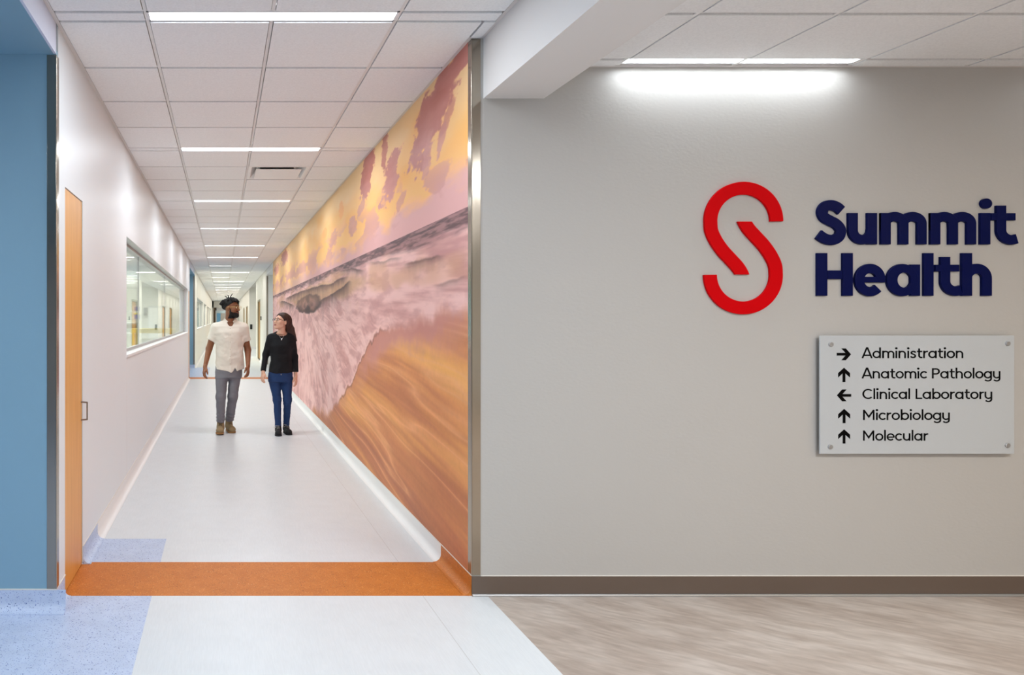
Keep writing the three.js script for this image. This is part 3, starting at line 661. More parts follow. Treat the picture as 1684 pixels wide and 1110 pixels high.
{ // emblem: two interlocked red hooks
  const g = group('wall_emblem', [0, 0, -WD]);
  tag(g, 'raised red emblem of two interlocking hooks forming an S, left of the name', 'emblem');
  const z = 0.002, dep = 0.012;
  // the upper hook: right end of the top arc, over the top, down the diagonal; the lower one is its half-turn copy
  const up = [[450, 255]].concat(arc(285, 253, 165, 164, -2, -180, 40)).concat(smooth([[120, 253], [124, 300], [146, 350], [182, 402], [226, 450], [258, 486], [278, 520], [290, 560]], 34).slice(1));
  const cut = (o, keep) => { const q = []; o.forEach((p, i) => { const n = o[(i + 1) % o.length], a = keep(p), b = keep(n); if (a >= 0) q.push(p); if ((a >= 0) !== (b >= 0)) q.push([p[0] + (n[0] - p[0]) * a / (a - b), p[1] + (n[1] - p[1]) * a / (a - b)]); }); return q; };
  const h1 = extrude(cut(ribbon(up, 64), p => 521 - p[1]), fromA, dep);
  const lo = up.map(([x, y]) => [568 - x, 777 - y]);
  const h2 = extrude(cut(ribbon(lo, 64), p => p[1] - 256), fromA, dep);
  put('upper_hook', h1.translate(0, 0, z), M.red, g);
  put('lower_hook', h2.translate(0, 0, z), M.red, g);
}
{ // navy letters, each pinned to the wall on its own
  const W = 53;
  const bowl = (cx, cy, rx, ry, hx, hrx, hry) => ({ o: arc(cx, cy, rx, ry, 0, 360, 48).slice(0, -1), h: [arc(hx, cy, hrx, hry, 0, 360, 36).slice(0, -1)] });
  const S = smooth([[773, 204], [752, 186], [722, 176], [692, 182], [676, 206], [684, 232], [716, 252], [746, 268], [768, 296], [762, 328], [734, 345], [702, 344], [676, 332], [657, 318]], 70);
  const m = x => [{ o: rect(x, 212, x + 52, 370) }, { o: ribbon([[x + 26, 290]].concat(arc(x + 71, 266, 45, 34, 180, 360, 22)).concat([[x + 116, 370]]), 50) }, { o: ribbon([[x + 116, 290]].concat(arc(x + 161, 266, 46, 34, 180, 360, 22)).concat([[x + 207, 370]]), 50) }, { o: rect(x, 212, x + 52, 300) }];
  const t = (x, y0, bar0, bar1, bx0, bx1, base) => [{ o: ribbon([[x + 26, y0]].concat([[x + 26, base - 76]]).concat(arc(x + 78, base - 74, 52, 48, 180, 75, 18)).concat([[x + 106, base - 32]]), 51) }, { o: rect(bx0, bar0, bx1, bar1) }];
  const letters = [
    ['S', 'capital S that opens the upper word', [{ o: ribbon(S, 54) }]],
    ['u', 'letter u following the capital S', [{ o: ribbon([[829, 212], [829, 298]].concat(arc(876, 300, 47, 45, 180, 0, 24)).concat([[925, 290]]), 51) }, { o: rect(899, 212, 951, 370) }]],
    ['m', 'first letter m of the upper word', m(967)],
    ['m', 'second letter m of the upper word', m(1215)],
    ['i', 'letter i with its round dot', [{ o: rect(1465, 212, 1517, 370) }], { o: arc(1497, 168, 29, 27, 0, 360, 32).slice(0, -1) }],
    ['t', 'letter t that ends the upper word', t(1545, 176, 213, 252, 1517, 1643, 372)],
    ['H', 'capital H that opens the lower word', [{ o: rect(648, 414, 702, 627) }, { o: rect(776, 414, 830, 627) }, { o: rect(700, 499, 778, 545) }]],
    ['e', 'letter e following the capital H', [{ o: ribbon(arc(915, 548, 54, 57, -2, -318, 44), 49) }, { o: rect(880, 530, 992, 562) }]],
    ['a', 'letter a in the middle of the lower word', [bowl(1076, 548, 80, 81, 1084, 38, 41), { o: rect(1115, 470, 1166, 627) }]],
    ['l', 'letter l before the t of the lower word', [{ o: rect(1182, 414, 1233, 627) }]],
    ['t', 'letter t of the lower word', t(1265, 433, 471, 508, 1240, 1362, 628)],
    ['h', 'letter h that ends the lower word', [{ o: rect(1372, 414, 1426, 627) }, { o: ribbon([[1399, 560]].concat(arc(1449, 540, 50, 48, 180, 360, 22)).concat([[1499, 627]]), 52) }]],
  ];
  for (const [, label, shapes, dot] of letters) {
    const g = group('wall_letter', [0, 0, -WD]);
    tag(g, 'raised navy ' + label, 'letter', 'raised navy letters of the wall sign');
    const fromN = ([x, y]) => { const c = y < 392 ? 270 : 521; return fromA([x + 2.5, c + (y - c) * 1.02]); };
  const mk = (s, i = 0) => extrude(s.o, fromN, 0.0125 - i * 0.0003, s.h || [], 0.002, 0.0018).translate(0, 0, 0.0015);   // strokes step back a hair so that no faces coincide
    put('face', shapes.map((s, i) => mk(s, i)), M.navy, g);
    if (dot) put('dot', mk(dot), M.navy, g);
  }
}
{ // directory panel on four stand-offs
  const g = group('directory_sign', [0, 0, -WD]);
  tag(g, 'white acrylic direction panel with five black lines and arrows on stand-offs', 'sign');
  const a = fromB([92, 983]), b = fromB([1612, 57]);
  put('panel', new RoundedBoxGeometry(b[0] - a[0], b[1] - a[1], 0.008, 2, 0.0015).translate((a[0] + b[0]) / 2, (a[1] + b[1]) / 2, 0.026), M.acrylic, g);
  for (const q of [[174, 125], [1557, 118], [170, 927], [1556, 915]]) {
    const [x, y] = fromB(q);
    put('standoff', [cyl([x, y, 0], [x, y, 0.034], 0.0125), cyl([x, y, 0.034], [x, y, 0.0365], 0.0125, 0.0105)], M.alu, g);
  }
  let lay = 0; const flat = (outline, holes) => extrude(outline, fromB, 0.0012 + 0.00012 * (lay++ % 5), holes, 0).translate(0, 0, 0.0298);
  // arrows
  const A = [[258, 157], [292, 157], [333, 203], [292, 249], [258, 249], [290, 213], [222, 213], [222, 192], [290, 192]].map(([x, y]) => [x - 277.5, y - 203]);
  const at = (rot, cx, cy) => A.map(([x, y]) => { const c = Math.cos(rot), s = Math.sin(rot); return [cx + x * c - y * s, cy + x * s + y * c]; });
  const U = -Math.PI / 2;
  // skeleton letters of the panel: baseline 0, x-height 58, capitals 80; y counts upwards
  const w = 10.2, r = w / 2, X = 58 - r;
  const ring = cx => ({ p: arc(cx, 29, 22.5, 23.5, 0, 360, 32) });
  const G = {
    a: [62, [ring(29)], [[[52, 58], [52, 0]]]], d: [62, [ring(29)], [[[52, 84], [52, 0]]]], b: [62, [ring(33)], [[[10, 84], [10, 0]]]], o: [58, [ring(29)], []],
    g: [62, [ring(29)], [[[52, 58], [52, -2]].concat(arc(30, -2, 22, 17, 0, -150, 20).slice(1))]],
    y: [57, [], [[[8, 58], [8, 26]].concat(arc(28, 26, 20, 20.5, 180, 300, 16).slice(1)).concat([[46, 12]]), [[48, 58], [48, -2]].concat(arc(28, -2, 20, 17, 0, -150, 20).slice(1))]],
    u: [60, [], [[[10, 58], [10, 26]].concat(arc(30, 26, 20, 20.5, 180, 360, 24).slice(1)), [[50, 58], [50, 0]]]],
    c: [51, [], [arc(29, 29, 22.5, 23.5, 42, 318, 28)]], e: [58, [], [arc(29, 29, 22.5, 23.5, 0, 316, 32), [[7, 28], [54, 28]]]],
    n: [59, [], [[[10, 58], [10, 0]], [[10, 32]].concat(arc(29, 33, 19.5, 19.5, 180, 0, 22)).concat([[48.5, 0]])]],
    h: [59, [], [[[10, 84], [10, 0]], [[10, 32]].concat(arc(29, 33, 19.5, 19.5, 180, 0, 22)).concat([[48.5, 0]])]],
    m: [88, [], [[[10, 58], [10, 0]], [[10, 34]].concat(arc(27.5, 35, 17.5, 17.5, 180, 0, 20)).concat([[45, 0]]), [[45, 34]].concat(arc(62.5, 35, 17.5, 17.5, 180, 0, 20)).concat([[80, 0]])]],
    i: [21, [{ dot: [10.5, 77] }], [[[10.5, 58], [10.5, 0]]]], l: [21, [], [[[10.5, 84], [10.5, 0]]]],
    t: [40, [], [[[17, 76], [17, 20]].concat(arc(31, 19, 14, 14, 180, 275, 14).slice(1)).concat([[38, 6]]), [[3, 52.5], [37, 52.5]]]],
    r: [37, [], [[[10, 58], [10, 0]], [[10, 30]].concat(arc(31, 31, 21, 21.5, 180, 78, 16))]],
    s: [45, [], [smooth([[39, 44], [31, 51], [21, 52.5], [11, 47], [11, 38], [20, 32], [30, 27], [36, 19], [33, 9], [22, 5.5], [12, 8], [5, 14]], 40)]],
    A: [70, [], [[[4, 0], [33, 80], [38, 80], [67, 0]], [[15, 23], [56, 23]]]], C: [72, [], [arc(41, 40, 33, 34.5, 46, 314, 32)]],
    L: [52, [], [[[12, 80], [12, 5.75], [50, 5.75]]]], M: [88, [], [[[11, 0], [11, 80]], [[77, 0], [77, 80]], [[12, 76], [44, 24], [76, 76]]]],
    P: [62, [], [[[12, 80], [12, 0]], [[12, 74.2], [34, 74.2]].concat(arc(36, 55, 18.5, 19.2, 90, -90, 20)).concat([[12, 35.8]])]], ' ': [26, [], []],
  };
  const lines = [['Administration', 422, 1211, 233, [0, 277, 203]], ['Anatomic Pathology', 422, 1501, 392, [U, 278, 364]], ['Clinical Laboratory', 425, 1437, 553, [Math.PI, 278, 524]], ['Microbiology', 428, 1105, 717, [U, 279, 686]], ['Molecular', 428, 937, 879, [U, 279, 846]]];
  for (const [text, x0, x1, base, [rot, ax, ay]] of lines) {
    let adv = 0; for (const ch of text) adv += G[ch][0];
    const lead = { A: 4, C: 5, M: 6 }[text[0]], trail = { n: 5, y: 4, r: 1 }[text.at(-1)], k = (x1 - x0) / (adv - lead - trail), geos = [];
    let x = -lead;
    for (const ch of text) {
      const [a, extra, strokes] = G[ch], P = ([u, v]) => [x0 + (x + u) * k, base - v];
      for (const e of extra) {
        if (e.p) { const big = arc(e.p[0][0] - 22.5, 29, 22.5 + r, 23.5 + r, 0, 360, 32).slice(0, -1), small = arc(e.p[0][0] - 22.5, 29, 22.5 - r, 23.5 - r, 0, 360, 32).slice(0, -1); geos.push(flat(big.map(P), [small.map(P)])); }
        if (e.dot) geos.push(flat(arc(e.dot[0], e.dot[1], 8, 8, 0, 360, 16).slice(0, -1).map(P)));
      }
      for (const s of strokes) geos.push(flat(ribbon(s, w).map(P)));
      x += a;
    }
    put('text_line', geos, M.ink, g);
    put('arrow', flat(at(rot, ax, ay)), M.ink, g);
  }
}

// ------------------------------------------------------------------ people: smooth distance fields meshed with surface nets
const smin = (a, b, k) => { if (k <= 0) return Math.min(a, b); const h = Math.max(k - Math.abs(a - b), 0) / k; return Math.min(a, b) - h * h * k * 0.25; };
const cap = (a, b, ra, rb, flat = 0) => {              // tapered capsule; flat 1 cuts it square at b
  const [ax, ay, az] = a, dx = b[0] - ax, dy = b[1] - ay, dz = b[2] - az, L2 = dx * dx + dy * dy + dz * dz, L = Math.sqrt(L2);
  return (x, y, z) => {
    const px = x - ax, py = y - ay, pz = z - az, tt = (px * dx + py * dy + pz * dz) / L2, t = tt < 0 ? 0 : tt > 1 ? 1 : tt;
    const q = Math.hypot(px - dx * t, py - dy * t, pz - dz * t) - (ra + (rb - ra) * t);
    return flat ? Math.max(q, (tt - 1) * L) : q;
  };
};
const ell = (c, r) => (x, y, z) => {
  const ux = (x - c[0]) / r[0], uy = (y - c[1]) / r[1], uz = (z - c[2]) / r[2], k0 = Math.hypot(ux, uy, uz), k1 = Math.hypot(ux / r[0], uy / r[1], uz / r[2]);
  return k1 ? k0 * (k0 - 1) / k1 : -Math.min(...r);
};
const levels = (L, e = 2.3) => {                       // stacked cross-sections [y, cx, cz, rx, rz], flat ends
  L = L.slice().sort((p, q) => p[0] - q[0]);
  return (x, y, z) => {
    const yy = clamp(y, L[0][0], L[L.length - 1][0]); let i = 0; while (i < L.length - 2 && L[i + 1][0] < yy) i++;
    const a = L[i], b = L[i + 1]; let t = (yy - a[0]) / (b[0] - a[0]); t = t * t * (3 - 2 * t) * 0.5 + t * 0.5;
    const m = k => a[k] + (b[k] - a[k]) * t, rx = m(3), rz = m(4);
    const q = (Math.pow(Math.pow(Math.abs(x - m(1)) / rx, e) + Math.pow(Math.abs(z - m(2)) / rz, e), 1 / e) - 1) * Math.min(rx, rz);
    return Math.max(q, y - L[L.length - 1][0], L[0][0] - y);
  };
};
const union = (list, k0 = 0.02) => { const n = list.map(q => Array.isArray(q) ? q : [q, k0]); return (x, y, z) => { let d = n[0][0](x, y, z); for (let i = 1; i < n.length; i++) d = smin(d, n[i][0](x, y, z), n[i][1]); return d; }; };
function nets(f, lo, hi, h) {
  const nx = Math.ceil((hi[0] - lo[0]) / h) + 1, ny = Math.ceil((hi[1] - lo[1]) / h) + 1, nz = Math.ceil((hi[2] - lo[2]) / h) + 1;
  const F = new Float32Array(nx * ny * nz), id = (i, j, k) => (k * ny + j) * nx + i;
  for (let k = 0; k < nz; k++) for (let j = 0; j < ny; j++) for (let i = 0; i < nx; i++) F[id(i, j, k)] = f(lo[0] + i * h, lo[1] + j * h, lo[2] + k * h);
  const vid = new Int32Array(nx * ny * nz).fill(-1), pos = [], idx = [];
  for (let k = 0; k < nz - 1; k++) for (let j = 0; j < ny - 1; j++) for (let i = 0; i < nx - 1; i++) {
    let m = 0; const v = [];
    for (let c = 0; c < 8; c++) { v[c] = F[id(i + (c & 1), j + (c >> 1 & 1), k + (c >> 2))]; if (v[c] < 0) m |= 1 << c; }
    if (m === 0 || m === 255) continue;
    let sx = 0, sy = 0, sz = 0, n = 0;
    for (const [a, b] of nets.E) {
      if ((m >> a & 1) === (m >> b & 1)) continue;
      const t = v[a] / (v[a] - v[b]);
      sx += (a & 1) + ((b & 1) - (a & 1)) * t; sy += (a >> 1 & 1) + ((b >> 1 & 1) - (a >> 1 & 1)) * t; sz += (a >> 2) + ((b >> 2) - (a >> 2)) * t; n++;
    }
    vid[id(i, j, k)] = pos.length / 3; pos.push(lo[0] + (i + sx / n) * h, lo[1] + (j + sy / n) * h, lo[2] + (k + sz / n) * h);
  }
  const quad = (a, b, c, d, flip) => { if (a < 0 || b < 0 || c < 0 || d < 0) return; flip ? idx.push(a, c, b, a, d, c) : idx.push(a, b, c, a, c, d); };
  for (let k = 1; k < nz - 1; k++) for (let j = 1; j < ny - 1; j++) for (let i = 1; i < nx - 1; i++) {
    const s = F[id(i, j, k)] < 0;
    if (s !== F[id(i + 1, j, k)] < 0) quad(vid[id(i, j - 1, k - 1)], vid[id(i, j, k - 1)], vid[id(i, j, k)], vid[id(i, j - 1, k)], !s);
    if (s !== F[id(i, j + 1, k)] < 0) quad(vid[id(i - 1, j, k - 1)], vid[id(i - 1, j, k)], vid[id(i, j, k)], vid[id(i, j, k - 1)], !s);
    if (s !== F[id(i, j, k + 1)] < 0) quad(vid[id(i - 1, j - 1, k)], vid[id(i, j - 1, k)], vid[id(i, j, k)], vid[id(i - 1, j, k)], !s);
  }
  const g = new THREE.BufferGeometry();
  g.setAttribute('position', new THREE.Float32BufferAttribute(pos, 3)); g.setIndex(idx); g.computeVertexNormals();
  return g;
}
nets.E = [[0, 1], [2, 3], [4, 5], [6, 7], [0, 2], [1, 3], [4, 6], [5, 7], [0, 4], [1, 5], [2, 6], [3, 7]];
const joinMesh = list => mergeGeometries(list.map(g => { const q = g.clone(); for (const n of Object.keys(q.attributes)) if (n !== 'position' && n !== 'normal') q.deleteAttribute(n); return q; }));
function turned(g, m) { const q = g.clone().applyMatrix4(m); if (m.determinant() < 0 && q.index) { const a = q.index.array; for (let i = 0; i < a.length; i += 3) { const t = a[i + 1]; a[i + 1] = a[i + 2]; a[i + 2] = t; } q.computeVertexNormals(); } return q; }
function basis(X, Y, Z, o) { const m = new THREE.Matrix4().makeBasis(new THREE.Vector3(...X), new THREE.Vector3(...Y), new THREE.Vector3(...Z)); m.setPosition(...o); return m; }

// hand: wrist at the origin, fingers along -y, palm towards +z, thumb on +x
function handGeometry(s = 1, curl = 0.35) {
  const prims = [];
  for (const x of [-0.03, -0.01, 0.01, 0.03]) prims.push([cap([x * 0.65, -0.006, 0], [x, -0.082, 0.001], 0.0135, 0.0115), 0.016]);
  prims.push([cap([0, 0.045, 0], [0, -0.01, 0], 0.024, 0.021), 0.02]);
  const fingers = [[-0.031, 0.056, 1.25], [-0.0105, 0.07, 1.1], [0.01, 0.076, 1.0], [0.0305, 0.068, 0.85]];
  for (const [x, L, c] of fingers) {
    let p = [x, -0.088, 0.001], a = curl * 0.6 * c, spread = x * 0.8;
    const seg = [0.45, 0.3, 0.25], rad = [0.0092, 0.0086, 0.0078, 0.0068];
    prims.push([cap([x, -0.07, 0], p, 0.0105, 0.0092), 0.006]);
    for (let i = 0; i < 3; i++) {
      const q = [p[0] + spread * seg[i] * 0.35, p[1] - Math.cos(a) * L * seg[i], p[2] + Math.sin(a) * L * seg[i]];
      prims.push([cap(p, q, rad[i], rad[i + 1]), 0.003]); p = q; a += curl * c;
    }
  }
  let p = [0.02, -0.022, 0.006];
  for (const [q, r0, r1] of [[[0.043, -0.052, 0.014], 0.0135, 0.0112], [[0.05, -0.08, 0.022], 0.0108, 0.0095], [[0.049, -0.102, 0.03], 0.0095, 0.0078]]) { prims.push([cap(p, q, r0, r1), 0.008]); p = q; }
  const g = nets(union(prims), [-0.06, -0.2, -0.03], [0.075, 0.06, 0.075], 0.003);
  return g.scale(s, s, s);
}
// head: midpoint between the eyes at the origin, face towards +z
function headField(o = {}) {
  const j = o.jaw ?? 1, add = [
    [ell([0, 0.03, -0.022], [0.073, 0.083, 0.093]), 0], [ell([0, -0.028, 0.03], [0.059 * j, 0.074, 0.053]), 0.03],
    [cap([-0.05 * j, -0.058, 0.004], [-0.016, -0.1, 0.06], 0.017, 0.017), 0.025], [cap([0.05 * j, -0.058, 0.004], [0.016, -0.1, 0.06], 0.017, 0.017), 0.025],
    [ell([0, -0.098, 0.066], [0.022 * j, 0.017, 0.018]), 0.015],
    [cap([-0.034, 0.018, 0.072], [0.034, 0.018, 0.072], 0.0125, 0.0125), 0.02],
    [ell([0.041, -0.03, 0.055], [0.022, 0.022, 0.022]), 0.02], [ell([-0.041, -0.03, 0.055], [0.022, 0.022, 0.022]), 0.02],
    [ell([0, -0.066, 0.07], [0.026, 0.02, 0.018]), 0.015],
  ];
  const sock = [ell([0.032, -0.001, 0.096], [0.019, 0.0125, 0.018]), ell([-0.032, -0.001, 0.096], [0.019, 0.0125, 0.018])];
  const late = [
    [cap([0, 0.008, 0.078], [0, -0.033, 0.102], 0.008, 0.0115), 0.01], [ell([0.012, -0.037, 0.094], [0.0095, 0.008, 0.0105]), 0.006], [ell([-0.012, -0.037, 0.094], [0.0095, 0.008, 0.0105]), 0.006],
    [cap([-0.017, -0.063, 0.083], [0.017, -0.063, 0.083], 0.0055, 0.0055), 0.006], [cap([-0.013, -0.072, 0.083], [0.013, -0.072, 0.083], 0.006, 0.006), 0.006],
    [ell([0.031, -0.001, 0.074], [0.0145, 0.0115, 0.013]), 0.003], [ell([-0.031, -0.001, 0.074], [0.0145, 0.0115, 0.013]), 0.003],
    [ell([0.075, -0.012, -0.012], [0.0085, 0.032, 0.018]), 0.008], [ell([-0.075, -0.012, -0.012], [0.0085, 0.032, 0.018]), 0.008],
    [cap([0, -0.055, -0.025], [o.neck?.[0] ?? 0, -0.19, o.neck?.[1] ?? -0.035], o.nr ?? 0.055, (o.nr ?? 0.055) * 1.06), 0.02],
  ];
  return (x, y, z) => {
    let d = 1; for (const [f, k] of add) d = d === 1 ? f(x, y, z) : smin(d, f(x, y, z), k);
    for (const s of sock) { const q = -s(x, y, z), k = 0.012, h = Math.max(k - Math.abs(d - q), 0) / k; d = Math.max(d, q) + h * h * k * 0.25; }
    for (const [f, k] of late) d = smin(d, f(x, y, z), k);
    return d;
  };
}
function eyesAndLips(parent, M4, iris, lip) {
  const P = (g) => turned(g, M4);
  for (const s of [-1, 1]) {
    const e = put('eye', P(new THREE.SphereGeometry(0.0112, 16, 12).translate(s * 0.031, -0.001, 0.0785)), std(0xe9e4df, 0.25), parent);
    put('iris', P(new THREE.SphereGeometry(0.0058, 12, 10).scale(1, 1, 0.5).translate(s * 0.0305, -0.001, 0.0878)), std(iris, 0.2), e);
    put('eyebrow', P(tube([[s * 0.014, 0.018, 0.0895], [s * 0.03, 0.0235, 0.0865], [s * 0.046, 0.019, 0.077]], 0.0034, 12, 6)), std(0x1c130f, 0.9), parent);
  }
  put('lips', P(joinMesh([tube([[-0.021, -0.066, 0.084], [-0.008, -0.0625, 0.0905], [0, -0.0635, 0.0912], [0.008, -0.0625, 0.0905], [0.021, -0.066, 0.084]], 0.0042, 16, 6), tube([[-0.019, -0.068, 0.084], [-0.009, -0.0725, 0.0905], [0, -0.0735, 0.0915], [0.009, -0.0725, 0.0905], [0.019, -0.068, 0.084]], 0.0046, 16, 6)])), std(lip, 0.45), parent);
}
function glasses(parent, M4, mat, lensMat, r = 0.0225, rim = 0.0016) {
  const P = g => turned(g, M4), list = [];
  for (const s of [-1, 1]) {
    list.push(new THREE.TorusGeometry(r, rim, 8, 28).scale(1.08, 0.9, 1).translate(s * 0.032, -0.004, 0.102));
    list.push(tube([[s * 0.056, 0.003, 0.101], [s * 0.07, 0.004, 0.08], [s * 0.08, 0.004, 0.02], [s * 0.081, 0.002, -0.02], [s * 0.079, -0.016, -0.03]], rim * 1.15, 20, 6));
  }
  list.push(tube([[-0.0085, 0.0, 0.102], [0, 0.004, 0.106], [0.0085, 0.0, 0.102]], rim, 10, 6));
  const g = put('glasses', P(joinMesh(list)), mat, parent);
  for (const s of [-1, 1]) put('lens', P(new THREE.CylinderGeometry(r, r, 0.0012, 28).rotateX(Math.PI / 2).scale(1.08, 0.9, 1).translate(s * 0.032, -0.004, 0.102)), lensMat, g);
}
function place(x, y, z, yaw, pitch, roll, s) {
  return new THREE.Matrix4().compose(new THREE.Vector3(x, y, z), new THREE.Quaternion().setFromEuler(new THREE.Euler(pitch, yaw, roll, 'YXZ')), new THREE.Vector3(s, s, s));
}
const lensMat = new THREE.MeshPhysicalMaterial({ color: 0xffffff, roughness: 0, transmission: 1, thickness: 0, ior: 1.15 });

// ------------------------------------------------------------------ the man
{
  const person = group('person', [0.0787, 0, -8.6]);
  tag(person, 'bearded man in a cream short-sleeved shirt and grey trousers, head turned aside', 'person');
  const skin = std(0x8c5738, 0.5), shirtM = std(0xece2d5, 0.85, { bumpMap: T.weave, bumpScale: 0.0003 }), trouserM = std(0x7f7d84, 0.85), bootM = std(0x9c8763, 0.8), soleM = std(0xa67b4b, 0.8), hairM = std(0x120e0d, 0.75);
  const HS = 1.0, headM = place(0.04, 1.585, 0.025, 1.05, 0.0, 0, HS);
  const hf = headField({ jaw: 1.06, nr: 0.056 });
  const SL = [-0.165, 1.325, -0.01], EL = [-0.25, 1.06, -0.03], WL = [-0.297, 0.85, 0.06], SR = [0.185, 1.325, -0.01], ER = [0.243, 1.045, -0.02], WR = [0.24, 0.86, 0.11];
  const body = union([
    [cap([0.034, 1.52, 0.0], [0.016, 1.39, -0.015], 0.056, 0.062), 0],
    [levels([[1.4, 0.014, -0.012, 0.085, 0.06], [1.37, 0.012, -0.01, 0.13, 0.075], [1.3, 0.01, 0, 0.17, 0.1], [1.1, 0.01, 0, 0.15, 0.105], [0.9, 0, 0, 0.14, 0.1], [0.78, 0, 0, 0.14, 0.1]], 2), 0.04],
    [cap(SL, EL, 0.05, 0.041), 0.04], [cap(EL, WL, 0.043, 0.027), 0.015], [cap(SR, ER, 0.05, 0.041), 0.04], [cap(ER, WR, 0.043, 0.027), 0.015],
    [cap([-0.085, 0.82, 0], [-0.1, 0.457, 0.05], 0.066, 0.048), 0.03], [cap([-0.1, 0.457, 0.05], [-0.1, 0.22, 0.05], 0.045, 0.034), 0.02], [cap([0.08, 0.82, 0], [0.048, 0.457, 0.0], 0.066, 0.048), 0.03], [cap([0.048, 0.457, 0.0], [0.02, 0.22, -0.1], 0.045, 0.034), 0.02],
  ]);
  const hand = handGeometry(1.06, 0.42);
  const dirTo = (a, b) => { const v = new THREE.Vector3(b[0] - a[0], b[1] - a[1], b[2] - a[2]).normalize(); return v; };
  function handAt(wrist, elbow, palm, thumb) {         // palm and thumb: rough directions
    const Y = dirTo(wrist, elbow).lerp(new THREE.Vector3(0, 1, 0), 0.35).normalize(), Z = new THREE.Vector3(...palm); Z.addScaledVector(Y, -Z.dot(Y)).normalize();
    const X = new THREE.Vector3().crossVectors(Y, Z); if (X.dot(new THREE.Vector3(...thumb)) < 0) X.negate();
    return turned(hand, basis(X.toArray(), Y.toArray(), Z.toArray(), wrist));
  }
  put('body', joinMesh([nets(body, [-0.36, 0.05, -0.22], [0.36, 1.56, 0.22], 0.011), turned(nets(hf, [-0.1, -0.19, -0.13], [0.1, 0.13, 0.13], 0.0038), headM),
    handAt(WL, EL, [1, 0, -0.35], [0.35, 0, 1]), handAt(WR, ER, [-1, 0, -0.3], [-0.3, 0, 1])]), skin, person);
  eyesAndLips(person, headM, 0x21120a, 0x8a4f44);
  glasses(person, headM, std(0xd9bd7c, 0.3, { metalness: 0.6 }), lensMat, 0.0235, 0.002);
  // beard: a shell over the lower face
  const ck = (x, y, z) => {
    const jaw = Math.max(y + 0.064 - Math.max(0, 0.05 - z) * 0.35, 0.004 - z - Math.max(0, -0.06 - y) * 0.4), side = Math.max(Math.abs(Math.abs(x) - 0.062) - 0.022, Math.abs(y + 0.045) - 0.024, Math.abs(z - 0.014) - 0.007);
    const mus = Math.max(Math.abs(x) - 0.03, Math.abs(y + 0.053) - 0.0045, 0.06 - z);
    let r = smin(smin(jaw, side, 0.012), mus, 0.006);
    return Math.max(r, -ell([0, -0.0675, 0.09], [0.024, 0.0095, 0.03])(x, y, z));
  };
  const chin = ell([0, -0.106, 0.06], [0.034, 0.026, 0.034]);
  put('beard', turned(nets((x, y, z) => Math.max(smin(hf(x, y, z) - 0.0028, chin(x, y, z), 0.02) + (vn(x * 300, y * 300 + z * 260) - 0.5) * 0.003, ck(x, y, z), -0.14 - y), [-0.1, -0.15, -0.03], [0.1, 0.01, 0.13], 0.0035), headM), hairM, person);
  // hair: faded sides, a mass on top and short twisted locks
  const hr = rng(5), locks = [];
  for (let i = 0; i < 95; i++) {
    const a = hr() * Math.PI * 2, rr = Math.sqrt(hr()) * 0.068, x0 = Math.cos(a) * rr, z0 = -0.02 + Math.sin(a) * rr * 1.25, y0 = 0.104 - rr * rr * 7;
    const back = z0 < -0.05, L = 0.024 + hr() * 0.022 + (back ? 0.03 : 0), ox = x0 * 3.5 + (hr() - 0.5) * 0.7, oz = (z0 + 0.02) * 3.5 + (hr() - 0.5) * 0.7 + (z0 > 0.02 ? 0.55 : 0), oy = back ? 0.05 : 0.3 + hr() * 0.35;
    const n = Math.hypot(ox, oy, oz), k = L / n, mid = [x0 + ox * k * 0.55, y0 + oy * k * 0.75, z0 + oz * k * 0.55], end = [x0 + ox * k * 1.05, y0 + oy * k * (back ? -0.6 : 0.75) - (back ? 0.03 : 0.012 * hr()), z0 + oz * k * 1.05];
    locks.push(tube([[x0 * 0.8, y0 - 0.02, z0 * 0.8], mid, end], 0.0065, 8, 6), new THREE.SphereGeometry(0.0068, 6, 5).translate(...end));
  }
  for (const [x, z, tx, tz, h] of [[-0.01, -0.035, -0.012, -0.05, 0.04], [0.0, -0.03, 0.02, -0.005, 0.058], [-0.01, -0.05, -0.024, -0.085, 0.028]]) locks.push(tube([[x, 0.1, z], [x + (tx - x) * 0.3, 0.11 + h * 0.5, z + (tz - z) * 0.3], [tx, 0.115 + h, tz]], 0.0055, 8, 6), new THREE.SphereGeometry(0.0056, 6, 5).translate(tx, 0.115 + h, tz));
  const top = union([[ell([0, 0.055, -0.03], [0.077, 0.07, 0.096]), 0], [ell([0, 0.092, 0.02], [0.056, 0.028, 0.06]), 0.02], [ell([0, 0.03, -0.108], [0.058, 0.058, 0.032]), 0.03]]);
  const shell = (x, y, z) => Math.max(smin(hf(x, y, z) - 0.003, top(x, y, z), 0.012) + (vn(x * 160, y * 160 + z * 140) - 0.5) * 0.008,
    0.012 - y + sst(-0.04, 0.06, z) * 0.052 - sst(-0.03, -0.1, z) * 0.055);
  put('hair', turned(joinMesh([nets(shell, [-0.12, -0.07, -0.17], [0.12, 0.16, 0.12], 0.005)].concat(locks)), headM), hairM, person);
  // shirt
  const fold = (x, y, z, a) => a * (fbm(x * 9 + y * 7 + 4, y * 10 - x * 6 + z * 5, 3) - 0.5) * 2;
  const torso = levels([[1.448, 0.016, -0.014, 0.066, 0.062], [1.425, 0.016, -0.013, 0.088, 0.07], [1.4, 0.014, -0.012, 0.14, 0.084], [1.375, 0.012, -0.01, 0.178, 0.097], [1.34, 0.01, -0.006, 0.196, 0.108], [1.27, 0.01, 0, 0.195, 0.125], [1.12, 0.012, 0.004, 0.176, 0.132], [1.0, 0.013, 0.004, 0.176, 0.132], [0.86, 0.013, 0.002, 0.181, 0.136], [0.772, 0.012, 0, 0.187, 0.142]]);
